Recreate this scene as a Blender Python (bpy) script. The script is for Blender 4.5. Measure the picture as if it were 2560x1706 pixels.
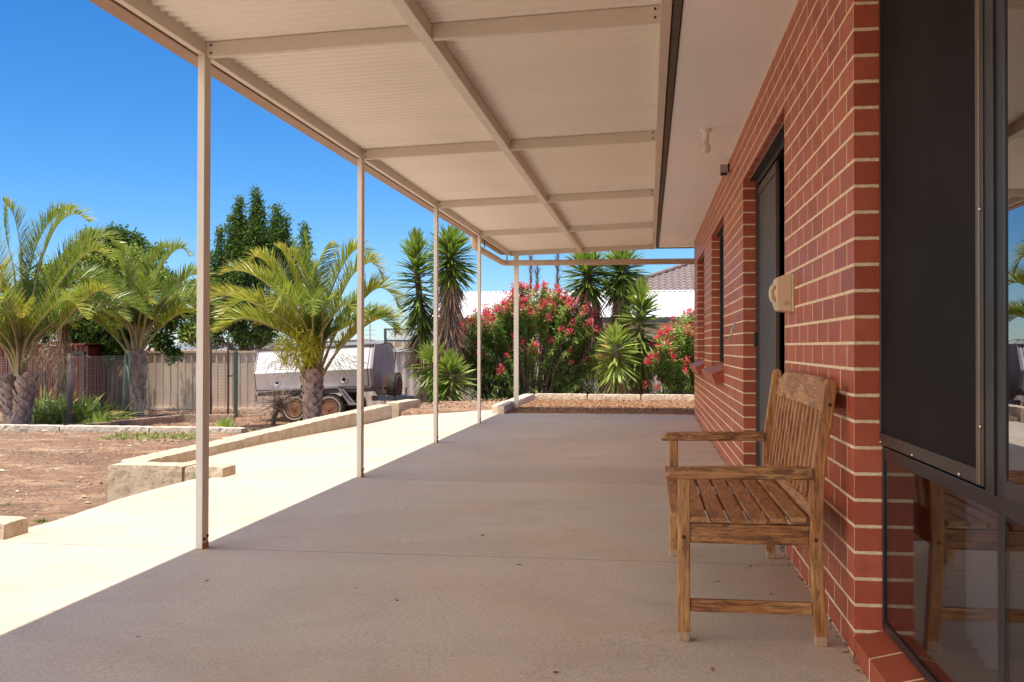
import bpy, math, random
import numpy as np
from mathutils import Vector
R = math.radians
rng = np.random.default_rng(7)
random.seed(7)
for o in list(bpy.data.objects): bpy.data.objects.remove(o)
scene = bpy.context.scene
COL = scene.collection

# ------------------------------------------------------------------ camera, world, sun, exposure
CAM_H = 1.02
FPX, CX, CY = 2489.0, 1280.0, 853.0
PSI = math.atan(342 / FPX); TH = math.atan(14 / FPX)
FW = np.array([-math.sin(PSI) * math.cos(TH), math.cos(PSI) * math.cos(TH), math.sin(TH)])
RT = np.array([math.cos(PSI), math.sin(PSI), 0.0])
UPV = np.cross(RT, FW)
cam_d = bpy.data.cameras.new('camera'); cam = bpy.data.objects.new('camera', cam_d); COL.objects.link(cam)
cam_d.sensor_width = 36; cam_d.lens = FPX / 2560 * 36; cam_d.clip_end = 3000; cam_d.clip_start = 0.05
cam.location = (0, 0, CAM_H); cam.rotation_euler = (R(90) + TH, 0, PSI)
scene.camera = cam

SUNV = Vector((-0.035, -0.17, 1.0)).normalized()
SKY, CLOUD_FILL = .07, 1.02
w = bpy.data.worlds.new('World'); scene.world = w; w.use_nodes = True
nt = w.node_tree; bg = nt.nodes['Background']
sky = nt.nodes.new('ShaderNodeTexSky'); sky.sky_type = 'NISHITA'; sky.sun_disc = False
sky.sun_elevation = math.asin(SUNV.z); sky.sun_rotation = math.atan2(SUNV.x, SUNV.y)
sky.air_density = 1.0; sky.dust_density = 0.0; sky.ozone_density = 3.5; sky.altitude = 30
gm = nt.nodes.new('ShaderNodeHueSaturation'); gm.inputs['Saturation'].default_value = 1.18
tint = nt.nodes.new('ShaderNodeMix'); tint.data_type = 'RGBA'; tint.blend_type = 'MULTIPLY'; tint.inputs[0].default_value = 1; tint.inputs[7].default_value = (.46, .58, .74, 1)
nt.links.new(sky.outputs[0], tint.inputs[6]); nt.links.new(tint.outputs[2], gm.inputs['Color']); bg.inputs[1].default_value = SKY
# unseen cloud bank added left of and behind the camera to brighten the shade
tc = nt.nodes.new('ShaderNodeTexCoord'); cn = nt.nodes.new('ShaderNodeTexNoise'); cn.inputs['Scale'].default_value = 2.6; cn.inputs['Detail'].default_value = 9; cn.inputs['Roughness'].default_value = .58; cn.inputs['Distortion'].default_value = .4
cm = nt.nodes.new('ShaderNodeMapping'); cm.inputs['Scale'].default_value = (1, 1, 2.4); nt.links.new(tc.outputs['Generated'], cm.inputs[0]); nt.links.new(cm.outputs[0], cn.inputs['Vector'])
dt = nt.nodes.new('ShaderNodeVectorMath'); dt.operation = 'DOT_PRODUCT'; dt.inputs[1].default_value = (-.90, -.44, 0); nt.links.new(tc.outputs['Generated'], dt.inputs[0])
mr = nt.nodes.new('ShaderNodeMapRange'); mr.interpolation_type = 'SMOOTHSTEP'; mr.inputs[1].default_value = .20; mr.inputs[2].default_value = .62; mr.inputs[3].default_value = -.25; mr.inputs[4].default_value = .14; nt.links.new(dt.outputs['Value'], mr.inputs[0])
ad = nt.nodes.new('ShaderNodeMath'); ad.operation = 'ADD'; nt.links.new(cn.outputs[0], ad.inputs[0]); nt.links.new(mr.outputs[0], ad.inputs[1])
cr = nt.nodes.new('ShaderNodeMapRange'); cr.interpolation_type = 'SMOOTHSTEP'; cr.inputs[1].default_value = .50; cr.inputs[2].default_value = .66; nt.links.new(ad.outputs[0], cr.inputs[0])
cx_ = nt.nodes.new('ShaderNodeMix'); cx_.data_type = 'RGBA'; cx_.inputs[7].default_value = (CLOUD_FILL / SKY, CLOUD_FILL * .95 / SKY, CLOUD_FILL * .88 / SKY, 1)
nt.links.new(cr.outputs[0], cx_.inputs[0]); nt.links.new(gm.outputs[0], cx_.inputs[6]); nt.links.new(cx_.outputs[2], bg.inputs[0])
sd = bpy.data.lights.new('sun', 'SUN'); sd.energy = 2.2; sd.angle = R(0.53); sd.color = (1.0, 0.93, 0.84)
so = bpy.data.objects.new('sun', sd); COL.objects.link(so)
so.rotation_euler = SUNV.to_track_quat('Z', 'Y').to_euler(); so.location = (0, 0, 20)
scene.view_settings.view_transform = 'Standard'; scene.view_settings.look = 'None'
scene.view_settings.exposure = 1.66; scene.view_settings.gamma = 1
scene.cycles.max_bounces = 10; scene.cycles.diffuse_bounces = 6; scene.cycles.transparent_max_bounces = 16
scene.cycles.use_denoising = True
scene.cycles.sample_clamp_indirect = 8

def at(px, py, Y):
    """ground-truthing from the survey of the photograph: point on the vertical plane at distance Y"""
    r = FW + RT * (px - CX) / FPX - UPV * (py - CY) / FPX
    t = Y / r[1]
    return np.array([r[0] * t, Y, CAM_H + r[2] * t])

# ------------------------------------------------------------------ mesh helper
class MB:
    def __init__(s): s.v = []; s.f = []; s.n = 0; s.t = []
    def add(s, verts, faces, tone=0.5):
        verts = np.asarray(verts, float).reshape(-1, 3)
        s.v.append(verts); b = s.n
        if isinstance(faces, np.ndarray): s.f.extend((faces + b).tolist())
        else: s.f.extend([tuple(i + b for i in f) for f in faces])
        t = np.asarray(tone, float)
        s.t.append(np.full(len(verts), float(t)) if t.ndim == 0 else t)
        s.n += len(verts); return s
    def box(s, a, b, tone=0.5):
        x0, y0, z0 = a; x1, y1, z1 = b
        x0, x1 = min(x0, x1), max(x0, x1); y0, y1 = min(y0, y1), max(y0, y1); z0, z1 = min(z0, z1), max(z0, z1)
        v = [(x0,y0,z0),(x1,y0,z0),(x1,y1,z0),(x0,y1,z0),(x0,y0,z1),(x1,y0,z1),(x1,y1,z1),(x0,y1,z1)]
        return s.add(v, [(0,3,2,1),(4,5,6,7),(0,1,5,4),(1,2,6,5),(2,3,7,6),(3,0,4,7)], tone)
    def hexa(s, v, tone=0.5):   # 8 corners, bottom 4 ccw then top 4
        return s.add(v, [(0,3,2,1),(4,5,6,7),(0,1,5,4),(1,2,6,5),(2,3,7,6),(3,0,4,7)], tone)
    def prism(s, poly, d0, d1, axis, tone=0.5):
        """poly: list of 2-D points; extruded along axis ('x','y','z') from d0 to d1"""
        def P(p, d):
            return (d, p[0], p[1]) if axis == 'x' else ((p[0], d, p[1]) if axis == 'y' else (p[0], p[1], d))
        n = len(poly)
        v = [P(p, d0) for p in poly] + [P(p, d1) for p in poly]
        f = [tuple(range(n))[::-1], tuple(range(n, 2 * n))] + [(i, (i + 1) % n, n + (i + 1) % n, n + i) for i in range(n)]
        return s.add(v, f, tone)
    def tube(s, pts, rad, n=8, tone=0.5, caps=True):
        pts = np.asarray(pts, float); m = len(pts)
        rad = np.full(m, rad) if np.ndim(rad) == 0 else np.asarray(rad, float)
        T = np.gradient(pts, axis=0); T /= np.linalg.norm(T, axis=1)[:, None] + 1e-9
        ref = np.array([0, 0, 1.0]) if abs(T[0][2]) < .8 else np.array([1.0, 0, 0])
        vs = []
        a = np.arange(n) / n * 2 * math.pi
        U = np.cross(T[0], ref); U /= np.linalg.norm(U)
        for i in range(m):
            U = U - T[i] * (U @ T[i]); U /= np.linalg.norm(U) + 1e-9
            V = np.cross(T[i], U)
            vs.append(pts[i] + rad[i] * (np.cos(a)[:, None] * U + np.sin(a)[:, None] * V))
        f = []
        for i in range(m - 1):
            for j in range(n):
                k = (j + 1) % n
                f.append((i*n+j, i*n+k, (i+1)*n+k, (i+1)*n+j))
        if caps: f.append(tuple(range(n))[::-1]); f.append(tuple((m-1)*n + j for j in range(n)))
        return s.add(np.concatenate(vs), f, tone)
    def lathe(s, prof, o, axis=(0,0,1), n=16, tone=0.5, caps=True):
        """prof: (radius, height) list around axis through o"""
        A = np.array(axis, float); A /= np.linalg.norm(A)
        ref = np.array([0, 0, 1.0]) if abs(A[2]) < .8 else np.array([1.0, 0, 0])
        U = np.cross(A, ref); U /= np.linalg.norm(U); V = np.cross(A, U)
        a = np.arange(n) / n * 2 * math.pi
        ring = np.cos(a)[:, None] * U + np.sin(a)[:, None] * V
        vs = [np.array(o) + A * h + ring * r for r, h in prof]
        f = []
        m = len(prof)
        for i in range(m - 1):
            for j in range(n):
                k = (j + 1) % n
                f.append((i*n+j, i*n+k, (i+1)*n+k, (i+1)*n+j))
        if caps: f.append(tuple(range(n))[::-1]); f.append(tuple((m-1)*n + j for j in range(n)))
        return s.add(np.concatenate(vs), f, tone)
    def blades(s, base, d, L, W, droop, tone, roll=None, stations=((0,.55),(.35,1),(.7,.75))):
        """many tapering leaves at once"""
        base = np.asarray(base, float); n = len(base)
        if n == 0: return s
        d = np.asarray(d, float); d = d / (np.linalg.norm(d, axis=1)[:, None] + 1e-9)
        L = np.broadcast_to(L, n).astype(float); W = np.broadcast_to(W, n).astype(float)
        droop = np.broadcast_to(droop, n).astype(float); tone = np.broadcast_to(tone, n).astype(float)
        side = np.cross(d, np.array([0, 0, 1.0])); sn = np.linalg.norm(side, axis=1)[:, None]
        side = np.where(sn > .05, side / (sn + 1e-9), np.array([1.0, 0, 0]))
        nrm = np.cross(side, d)
        if roll is None: roll = rng.uniform(-.9, .9, n)
        roll = np.broadcast_to(roll, n)
        side = side * np.cos(roll)[:, None] + nrm * np.sin(roll)[:, None]
        def pos(t):
            p = base + d * (L * t)[:, None]; p[:, 2] -= droop * L * t * t; return p
        V = []; k = len(stations)
        for t, wf in stations:
            p = pos(t); hw = side * (W * wf * .5)[:, None]
            V.append(p - hw); V.append(p + hw)
        V.append(pos(1.0)); nv = 2 * k + 1
        V = np.stack(V, 1).reshape(-1, 3)
        idx = np.arange(n)[:, None] * nv
        faces = []
        for i in range(k - 1):
            faces.extend((idx + np.array([2*i, 2*i+1, 2*i+3, 2*i+2])).tolist())
        faces.extend((idx + np.array([2*k-2, 2*k-1, 2*k])).tolist())
        b = s.n
        s.v.append(V); s.f.extend([[q + b for q in f] for f in faces]); s.n += len(V)
        s.t.append(np.repeat(tone, nv)); return s
    def quads(s, c, size, tone, aspect=.6, upb=.0):
        """many small leaf faces of random turn (pointed lozenges)"""
        c = np.asarray(c, float); n = len(c)
        d = rng.normal(size=(n, 3)); d[:, 2] += upb; d /= np.linalg.norm(d, axis=1)[:, None]
        return s.blades(c, d, size, np.asarray(size) * aspect, .15, tone, roll=rng.uniform(-1.5, 1.5, n), stations=((0,.25),(.45,1)))
    def build(s, name, mat, parent=None, label=None, cat=None, group=None, kind=None, smooth=False, bevel=0, attr=False):
        me = bpy.data.meshes.new(name)
        V = np.concatenate(s.v) if s.v else np.zeros((0, 3))
        if parent is not None:
            off = np.array(world_loc(parent)); V = V - off
        me.from_pydata(V.tolist(), [], s.f)
        if attr:
            a = me.attributes.new('tone', 'FLOAT', 'POINT'); a.data.foreach_set('value', np.concatenate(s.t).astype(np.float32))
        me.materials.append(mat)
        if smooth: me.polygons.foreach_set('use_smooth', [True] * len(me.polygons))
        me.update()
        o = bpy.data.objects.new(name, me); COL.objects.link(o)
        if parent is not None: o.parent = parent
        if bevel:
            m = o.modifiers.new('bevel', 'BEVEL'); m.width = bevel; m.segments = 2; m.limit_method = 'ANGLE'; m.angle_limit = R(50)
        return tag(o, label, cat, group, kind)

def world_loc(o):
    v = Vector(o.location)
    while o.parent: o = o.parent; v = v + o.location
    return v
def tag(o, label=None, cat=None, group=None, kind=None):
    if label: o['label'] = label
    if cat: o['category'] = cat
    if group: o['group'] = group
    if kind: o['kind'] = kind
    return o
def empty(name, loc, label, cat, group=None):
    o = bpy.data.objects.new(name, None); COL.objects.link(o); o.location = tuple(float(x) for x in loc); o.empty_display_size = .1
    return tag(o, label, cat, group)

def spline(P, n):
    P = np.asarray(P, float)
    Q = np.vstack([2*P[0]-P[1], P, 2*P[-1]-P[-2]])
    out = []
    segs = len(P) - 1
    for u in np.linspace(0, segs, n):
        i = min(int(u), segs - 1); t = u - i
        p0, p1, p2, p3 = Q[i], Q[i+1], Q[i+2], Q[i+3]
        out.append(.5*((2*p1)+(-p0+p2)*t+(2*p0-5*p1+4*p2-p3)*t*t+(-p0+3*p1-3*p2+p3)*t**3))
    return np.array(out)
def sm(t): t = np.clip(t, 0, 1); return t*t*(3-2*t)

# ------------------------------------------------------------------ materials
class NG:
    def __init__(s, name):
        s.m = bpy.data.materials.new(name); s.m.use_nodes = True
        s.t = s.m.node_tree; s.b = s.t.nodes['Principled BSDF']; s.out = s.t.nodes['Material Output']
        s._pos = None
    def n(s, ty, **kw):
        q = s.t.nodes.new(ty)
        for k_, v in kw.items(): setattr(q, k_, v)
        return q
    def L(s, a, b): s.t.links.new(a, b)
    def val(s, sock, v):
        if isinstance(v, bpy.types.NodeSocket): s.L(v, sock)
        else: sock.default_value = v
    @property
    def pos(s):
        if s._pos is None: s._pos = s.n('ShaderNodeNewGeometry')
        return s._pos.outputs['Position']
    def xyz(s):
        q = s.n('ShaderNodeSeparateXYZ'); s.L(s.pos, q.inputs[0]); return q.outputs
    def nxyz(s):
        s.pos
        q = s.n('ShaderNodeSeparateXYZ'); s.L(s._pos.outputs['Normal'], q.inputs[0]); return q.outputs
    def math(s, op, a, b=0.0, c=0.0, clamp=False):
        q = s.n('ShaderNodeMath', operation=op, use_clamp=clamp)
        s.val(q.inputs[0], a); s.val(q.inputs[1], b)
        if op in ('SMOOTH_MIN', 'MULTIPLY_ADD', 'COMPARE'): s.val(q.inputs[2], c)
        return q.outputs[0]
    def noise(s, scale, detail=4, rough=.55, stretch=(1,1,1), dist=0, vec=None):
        mp = s.n('ShaderNodeMapping'); s.L(vec or s.pos, mp.inputs[0]); mp.inputs['Scale'].default_value = stretch
        q = s.n('ShaderNodeTexNoise'); s.L(mp.outputs[0], q.inputs['Vector'])
        q.inputs['Scale'].default_value = scale; q.inputs['Detail'].default_value = detail; q.inputs['Roughness'].default_value = rough
        q.inputs['Distortion'].default_value = dist
        return q.outputs[0]
    def ramp(s, fac, stops):
        q = s.n('ShaderNodeValToRGB'); s.L(fac, q.inputs[0]); e = q.color_ramp.elements
        while len(e) > 1: e.remove(e[0])
        e[0].position = stops[0][0]; e[0].color = (*stops[0][1], 1)
        for p, c in stops[1:]: x = e.new(p); x.color = (*c, 1)
        return q.outputs[0]
    def mix(s, fac, a, b, mode='MIX'):
        q = s.n('ShaderNodeMix', data_type='RGBA', blend_type=mode); q.clamp_factor = True
        s.val(q.inputs[0], fac)
        for sock, v in ((q.inputs[6], a), (q.inputs[7], b)):
            if isinstance(v, bpy.types.NodeSocket): s.L(v, sock)
            else: sock.default_value = (*v, 1)
        return q.outputs[2]
    def bump(s, h, strength=.3, dist=.01, prev=None):
        q = s.n('ShaderNodeBump'); s.L(h, q.inputs['Height']); q.inputs['Strength'].default_value = strength; q.inputs['Distance'].default_value = dist
        if prev: s.L(prev, q.inputs['Normal'])
        return q.outputs[0]
    def done(s, col=None, rough=.6, normal=None, metal=0, spec=None):
        if col is not None: s.val(s.b.inputs['Base Color'], col if isinstance(col, bpy.types.NodeSocket) else (*col, 1))
        s.val(s.b.inputs['Roughness'], rough); s.b.inputs['Metallic'].default_value = metal
        if normal: s.L(normal, s.b.inputs['Normal'])
        if spec is not None: s.b.inputs['Specular IOR Level'].default_value = spec
        return s.m

def m_plain(name, c, rough=.5, metal=0, var=.12, scale=6, stretch=(1,1,1), bump=0, spec=None):
    g = NG(name); n = g.noise(scale, 5, .6, stretch)
    c = np.array(c); lo = tuple(c * (1 - var)); hi = tuple(np.minimum(c * (1 + var), 1))
    col = g.ramp(n, [(.3, lo), (.7, hi)])
    nb = g.bump(g.noise(scale * 12, 3, .6, stretch), bump, .003) if bump else None
    return g.done(col, rough, nb, metal, spec)

def m_leaf(name, stops, rough=.45, trans=.3, tcol=None, spec=.4):
    g = NG(name)
    a = g.n('ShaderNodeAttribute', attribute_name='tone')
    col = g.ramp(a.outputs['Fac'], stops)
    g.done(col, rough, None, 0, spec)
    if trans:
        tr = g.n('ShaderNodeBsdfTranslucent')
        c2 = g.mix(.55, col, tcol or (.35, .5, .06))
        g.L(c2, tr.inputs[0])
        mx = g.n('ShaderNodeMixShader'); mx.inputs[0].default_value = trans
        g.L(g.b.outputs[0], mx.inputs[1]); g.L(tr.outputs[0], mx.inputs[2]); g.L(mx.outputs[0], g.out.inputs[0])
    return g.m

def m_brick():
    g = NG('face_brick'); X, Y, Z = g.xyz(); NX, NY, NZ = g.nxyz()
    row = g.math('FLOOR', g.math('DIVIDE', Z, .086))
    odd = g.math('MODULO', g.math('ADD', row, 100.0), 2.0)
    u = g.math('ADD', g.math('DIVIDE', g.math('SUBTRACT', Y, 3.396 - 24.0), .24), g.math('MULTIPLY', odd, .5))
    fu = g.math('FRACT', u); fv = g.math('FRACT', g.math('DIVIDE', Z, .086))
    wob = g.math('MULTIPLY', g.math('SUBTRACT', g.noise(40, 3), .5), .05)
    dv = g.math('ADD', g.math('MINIMUM', fv, g.math('SUBTRACT', 1.0, fv)), wob)
    du = g.math('ADD', g.math('MINIMUM', fu, g.math('SUBTRACT', 1.0, fu)), g.math('MULTIPLY', wob, .35))
    mv = g.math('MULTIPLY', g.math('LESS_THAN', dv, .062), g.math('LESS_THAN', g.math('ABSOLUTE', NZ), .5))
    mu = g.math('MULTIPLY', g.math('LESS_THAN', du, .019), g.math('LESS_THAN', g.math('ABSOLUTE', NY), .5))
    mort = g.math('MAXIMUM', mv, mu)
    cv = g.n('ShaderNodeCombineXYZ'); g.L(g.math('FLOOR', u), cv.inputs[0]); g.L(row, cv.inputs[1])
    wn = g.n('ShaderNodeTexWhiteNoise', noise_dimensions='3D'); g.L(cv.outputs[0], wn.inputs[0])
    bc = g.ramp(wn.outputs[0], [(0, (.33,.062,.028)), (.3, (.40,.080,.036)), (.7, (.43,.092,.042)), (1, (.50,.118,.055))])
    bc = g.mix(g.math('MULTIPLY', g.ramp(g.noise(9, 6, .75), [(.4, (0,0,0)), (.65, (1,1,1))]), .5), bc, (.30,.055,.022))
    sp = g.math('GREATER_THAN', g.noise(48, 5, .75), .68)
    bc = g.mix(g.math('MULTIPLY', sp, .35), bc, (.55,.38,.28))
    mc = g.ramp(g.noise(60, 4), [(.3, (.66,.49,.29)), (.7, (.86,.68,.44))])
    col = g.mix(mort, bc, mc)
    h = g.math('ADD', g.math('MULTIPLY', g.math('SUBTRACT', 1.0, mort), 1.0), g.math('MULTIPLY', g.noise(120, 3), .22))
    return g.done(col, g.math('ADD', g.math('MULTIPLY', mort, .45), .40), g.bump(h, .8, .004), spec=.5)

def m_concrete():
    g = NG('broom_concrete'); X, Y, Z = g.xyz()
    big = g.noise(.9, 6, .62, (1, .8, 1), .6)
    col = g.ramp(big, [(.30, (.47,.375,.275)), (.5, (.555,.46,.35)), (.72, (.62,.53,.42))])
    sw = g.noise(2.2, 8, .7, (1, 2.2, 1), 1.6)
    col = g.mix(g.math('MULTIPLY', g.ramp(sw, [(.42, (0,0,0)), (.75, (1,1,1))]), .4), col, (.69,.60,.49))
    fine = g.noise(75, 4, .7, (1, 1.4, 1), .3)
    col = g.mix(.36, col, g.ramp(fine, [(.38, (.24,.17,.12)), (.56, (.70,.61,.49))]))
    st = g.math('MULTIPLY', g.ramp(g.noise(.7, 5, .6, (1, 1.5, 1), 1.2), [(.50, (0,0,0)), (.60, (1,1,1)), (.66, (.2,.2,.2))]), .16)
    col = g.mix(st, col, (.33,.235,.165))
    drip = g.math('MULTIPLY', g.math('GREATER_THAN', g.noise(5.5, 3, .5, (1,1,1), .2), .735), .35)
    col = g.mix(drip, col, (.30,.20,.14))
    rust = g.math('MULTIPLY', g.ramp(g.noise(1.3, 3, .5), [(.50, (0,0,0)), (.70, (1,1,1))]), .40)
    col = g.mix(rust, col, (.60,.40,.25))
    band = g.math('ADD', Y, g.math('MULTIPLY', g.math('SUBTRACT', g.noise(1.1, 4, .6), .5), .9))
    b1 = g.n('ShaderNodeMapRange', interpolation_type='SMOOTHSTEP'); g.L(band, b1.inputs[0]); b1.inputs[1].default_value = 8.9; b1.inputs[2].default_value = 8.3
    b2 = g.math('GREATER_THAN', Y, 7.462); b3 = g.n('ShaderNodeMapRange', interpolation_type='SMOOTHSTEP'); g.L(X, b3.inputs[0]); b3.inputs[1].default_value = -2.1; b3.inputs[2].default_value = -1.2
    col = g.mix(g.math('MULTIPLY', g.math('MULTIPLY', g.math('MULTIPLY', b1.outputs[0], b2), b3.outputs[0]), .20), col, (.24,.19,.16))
    crack = g.math('MULTIPLY', g.math('LESS_THAN', g.math('ABSOLUTE', g.math('SUBTRACT', g.noise(.55, 9, .62, (1,1,1), .4), .5)), .0012), .26)
    col = g.mix(crack, col, (.16,.11,.08))
    dots = g.math('GREATER_THAN', g.noise(16, 2, .4), .775)
    col = g.mix(g.math('MULTIPLY', dots, .7), col, (.12,.08,.06))
    wob = g.math('MULTIPLY', g.math('SUBTRACT', g.noise(4, 3), .5), .006)
    jm = None
    for yj in (-1.2, 1.9, 4.78, 7.46, 11.15, 14.2):
        q = g.math('LESS_THAN', g.math('ABSOLUTE', g.math('ADD', g.math('SUBTRACT', Y, yj), wob)), .0042)
        jm = q if jm is None else g.math('MAXIMUM', jm, q)
    col = g.mix(g.math('MULTIPLY', jm, .75), col, (.12,.085,.065))
    h = g.math('SUBTRACT', g.math('ADD', fine, g.math('MULTIPLY', g.noise(240, 2), .5)), g.math('MULTIPLY', jm, 2.0))
    return g.done(col, g.math('ADD', g.math('MULTIPLY', sw, .25), .5), g.bump(h, .28, .004))

def m_wood(name, axis):
    st = {'x': (.06, 1, 1), 'y': (1, .06, 1), 'z': (1, 1, .06)}[axis]
    g = NG(name)
    gr = g.noise(150, 5, .65, st, .4)
    col = g.ramp(gr, [(.28, (.10,.034,.010)), (.5, (.33,.128,.034)), (.72, (.58,.28,.09))])
    st2 = tuple(1 if a == 1 else .22 for a in st)
    pat = g.noise(13, 7, .72, st2, .3)
    grey = g.math('MULTIPLY', g.ramp(pat, [(.46, (0,0,0)), (.58, (1,1,1))]), .55)
    col = g.mix(grey, col, g.ramp(gr, [(.3, (.36,.17,.06)), (.7, (.70,.42,.18))]))
    dk = g.math('MULTIPLY', g.ramp(g.noise(38, 7, .8, st2, .4), [(.49 if axis == 'x' else .53, (0,0,0)), (.57 if axis == 'x' else .60, (1,1,1))]), .82 if axis == 'x' else .62)
    col = g.mix(dk, col, (.095,.032,.012))
    X, Y, Z = g.xyz()
    low = g.math('MULTIPLY', g.math('LESS_THAN', g.math('ADD', Z, g.math('MULTIPLY', g.noise(30, 3), .05)), .058), .45)
    col = g.mix(low, col, (.50,.42,.33))
    return g.done(col, g.math('ADD', g.math('MULTIPLY', grey, .3), .42), g.bump(g.math('ADD', gr, g.math('MULTIPLY', pat, .4)), .45, .002))

def m_dirt():
    g = NG('sandy_dirt')
    X, Y, Z = g.xyz()
    a = g.noise(1.1, 8, .75, (1, 1.6, 1), .8)
    col = g.ramp(a, [(.36, (.38,.205,.12)), (.5, (.58,.34,.20)), (.60, (.78,.51,.33))])
    gs = g.noise(3.2, 10, .82, (.8, 2.2, 1), .9)
    col = g.mix(g.math('MULTIPLY', g.ramp(gs, [(.47, (0,0,0)), (.54, (1,1,1))]), .68), col, (.30,.21,.155))
    col = g.mix(g.math('MULTIPLY', g.ramp(g.noise(26, 8, .85, (1, 1.5, 1)), [(.50, (0,0,0)), (.60, (1,1,1))]), .6), col, (.12,.085,.062))
    col = g.mix(g.math('MULTIPLY', g.ramp(g.noise(60, 4, .7), [(.60, (0,0,0)), (.68, (1,1,1))]), .5), col, (.50,.36,.25))
    low = g.math('LESS_THAN', Z, -.35)
    col = g.mix(g.math('MULTIPLY', low, .45), col, (.24,.135,.085))
    return g.done(col, .95, g.bump(g.math('ADD', g.noise(30, 8, .8), gs), 1.0, .05), spec=.1)

def m_limestone(name, c=(.56,.46,.33), joint=None):
    g = NG(name); X, Y, Z = g.xyz()
    n1 = g.noise(9, 7, .72)
    c = np.array(c)
    col = g.ramp(n1, [(.3, tuple(c*.72)), (.5, tuple(c)), (.75, tuple(np.minimum(c*1.22, .9)))])
    pit = g.ramp(g.noise(34, 5, .65, (1,1,1.3), .6), [(.30, (1,1,1)), (.40, (0,0,0))])
    col = g.mix(g.math('MULTIPLY', pit, .6), col, tuple(c*.38))
    st = g.math('MULTIPLY', g.ramp(g.noise(3, 4), [(.55, (0,0,0)), (.7, (1,1,1))]), .3)
    col = g.mix(st, col, (.42,.27,.14))
    h = g.math('SUBTRACT', g.noise(55, 6, .7), g.math('MULTIPLY', pit, .9))
    return g.done(col, .92, g.bump(h, .9, .007), spec=.1)

CREAM = m_plain('cream_powdercoat', (.70,.65,.56), .5, 0, .06, 3)
CREAM_SHEET = m_plain('cream_roof_sheet', (.88,.84,.76), .32, 0, .04, 2, (.3,1,1))
GUTTER = m_plain('tan_gutter_metal', (.36,.23,.16), .5, 0, .10, 4)
PVC = m_plain('cream_pvc', (.60,.47,.35), .45, 0, .05, 4)
DARKGAP = m_plain('dark_weathered_board', (.11,.08,.06), .8, 0, .3, 12, bump=.4)
SOFFIT = m_plain('soffit_paint', (.88,.88,.88), .7, 0, .02, 1)
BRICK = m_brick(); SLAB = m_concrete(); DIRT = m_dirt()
LIME = m_limestone('limestone'); LIME2 = m_limestone('pale_limestone', (.66,.55,.42))
BLACK = m_plain('black_aluminium', (.018,.017,.018), .35, .2, .2, 8)
BRONZE = m_plain('bronze_aluminium', (.055,.043,.038), .38, .5, .15, 8)
BRONZE_L = m_plain('worn_bronze_edge', (.17,.12,.09), .35, .7, .15, 20, (1,1,.1))
BOLT = m_plain('rusty_bolt', (.06,.04,.03), .6, .6, .3, 40)
STEEL = m_plain('galvanised_steel', (.38,.38,.38), .4, .8, .2, 30)
RUSTY = m_plain('rusty_steel', (.27,.13,.075), .8, .2, .35, 14, bump=.4)
WOODX, WOODY, WOODZ = m_wood('weathered_teak_x', 'x'), m_wood('weathered_teak_y', 'y'), m_wood('weathered_teak_z', 'z')
WHITE = m_plain('white_plastic', (.78,.74,.68), .35, 0, .04, 5)
BEIGE = m_plain('beige_plastic', (.62,.46,.29), .4, 0, .06, 9)
BARK = m_plain('palm_bark', (.40,.29,.235), .85, 0, .55, 12, (1,1,.45), bump=1.0)
GREYBARK = m_plain('grey_bark', (.17,.12,.10), .9, 0, .35, 9, (1,1,.3), bump=.8)
PETIOLE = m_plain('frond_stem', (.34,.27,.13), .5, 0, .25, 5)

m_frond = m_leaf('palm_leaf', [(0, (.50,.33,.11)), (.12, (.52,.40,.06)), (.35, (.38,.37,.04)), (.6, (.20,.25,.04)), (1, (.09,.14,.035))], .36, .38)
m_yucca = m_leaf('yucca_leaf', [(0, (.40,.46,.09)), (.4, (.19,.26,.05)), (1, (.05,.095,.025))], .35, .25, (.3,.5,.05))
m_dead = m_leaf('dead_leaf', [(0, (.50,.36,.24)), (.5, (.34,.22,.14)), (1, (.16,.09,.06))], .8, .1, (.4,.25,.1))
m_olea = m_leaf('oleander_leaf', [(0, (.42,.50,.12)), (.35, (.20,.31,.06)), (.7, (.08,.17,.035)), (1, (.035,.085,.02))], .38, .3)
m_flower = m_leaf('oleander_flower', [(0, (.92,.26,.34)), (.5, (.82,.04,.12)), (1, (.55,.012,.06))], .6, .35, (.9,.05,.14))
m_tree = m_leaf('dark_tree_leaf', [(0, (.13,.20,.03)), (.5, (.055,.11,.022)), (1, (.02,.05,.013))], .55, .22, spec=.15)
m_tree2 = m_leaf('bright_tree_leaf', [(0, (.36,.40,.06)), (.5, (.18,.26,.04)), (1, (.07,.13,.025))], .5, .3)
m_fruit = m_leaf('palm_fruit_stalk', [(0, (.75,.66,.06)), (.5, (.52,.50,.05)), (1, (.20,.23,.04))], .5, .2)
m_agave = m_leaf('agave_leaf', [(0, (.45,.50,.10)), (1, (.20,.34,.08))], .4, .3)

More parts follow.
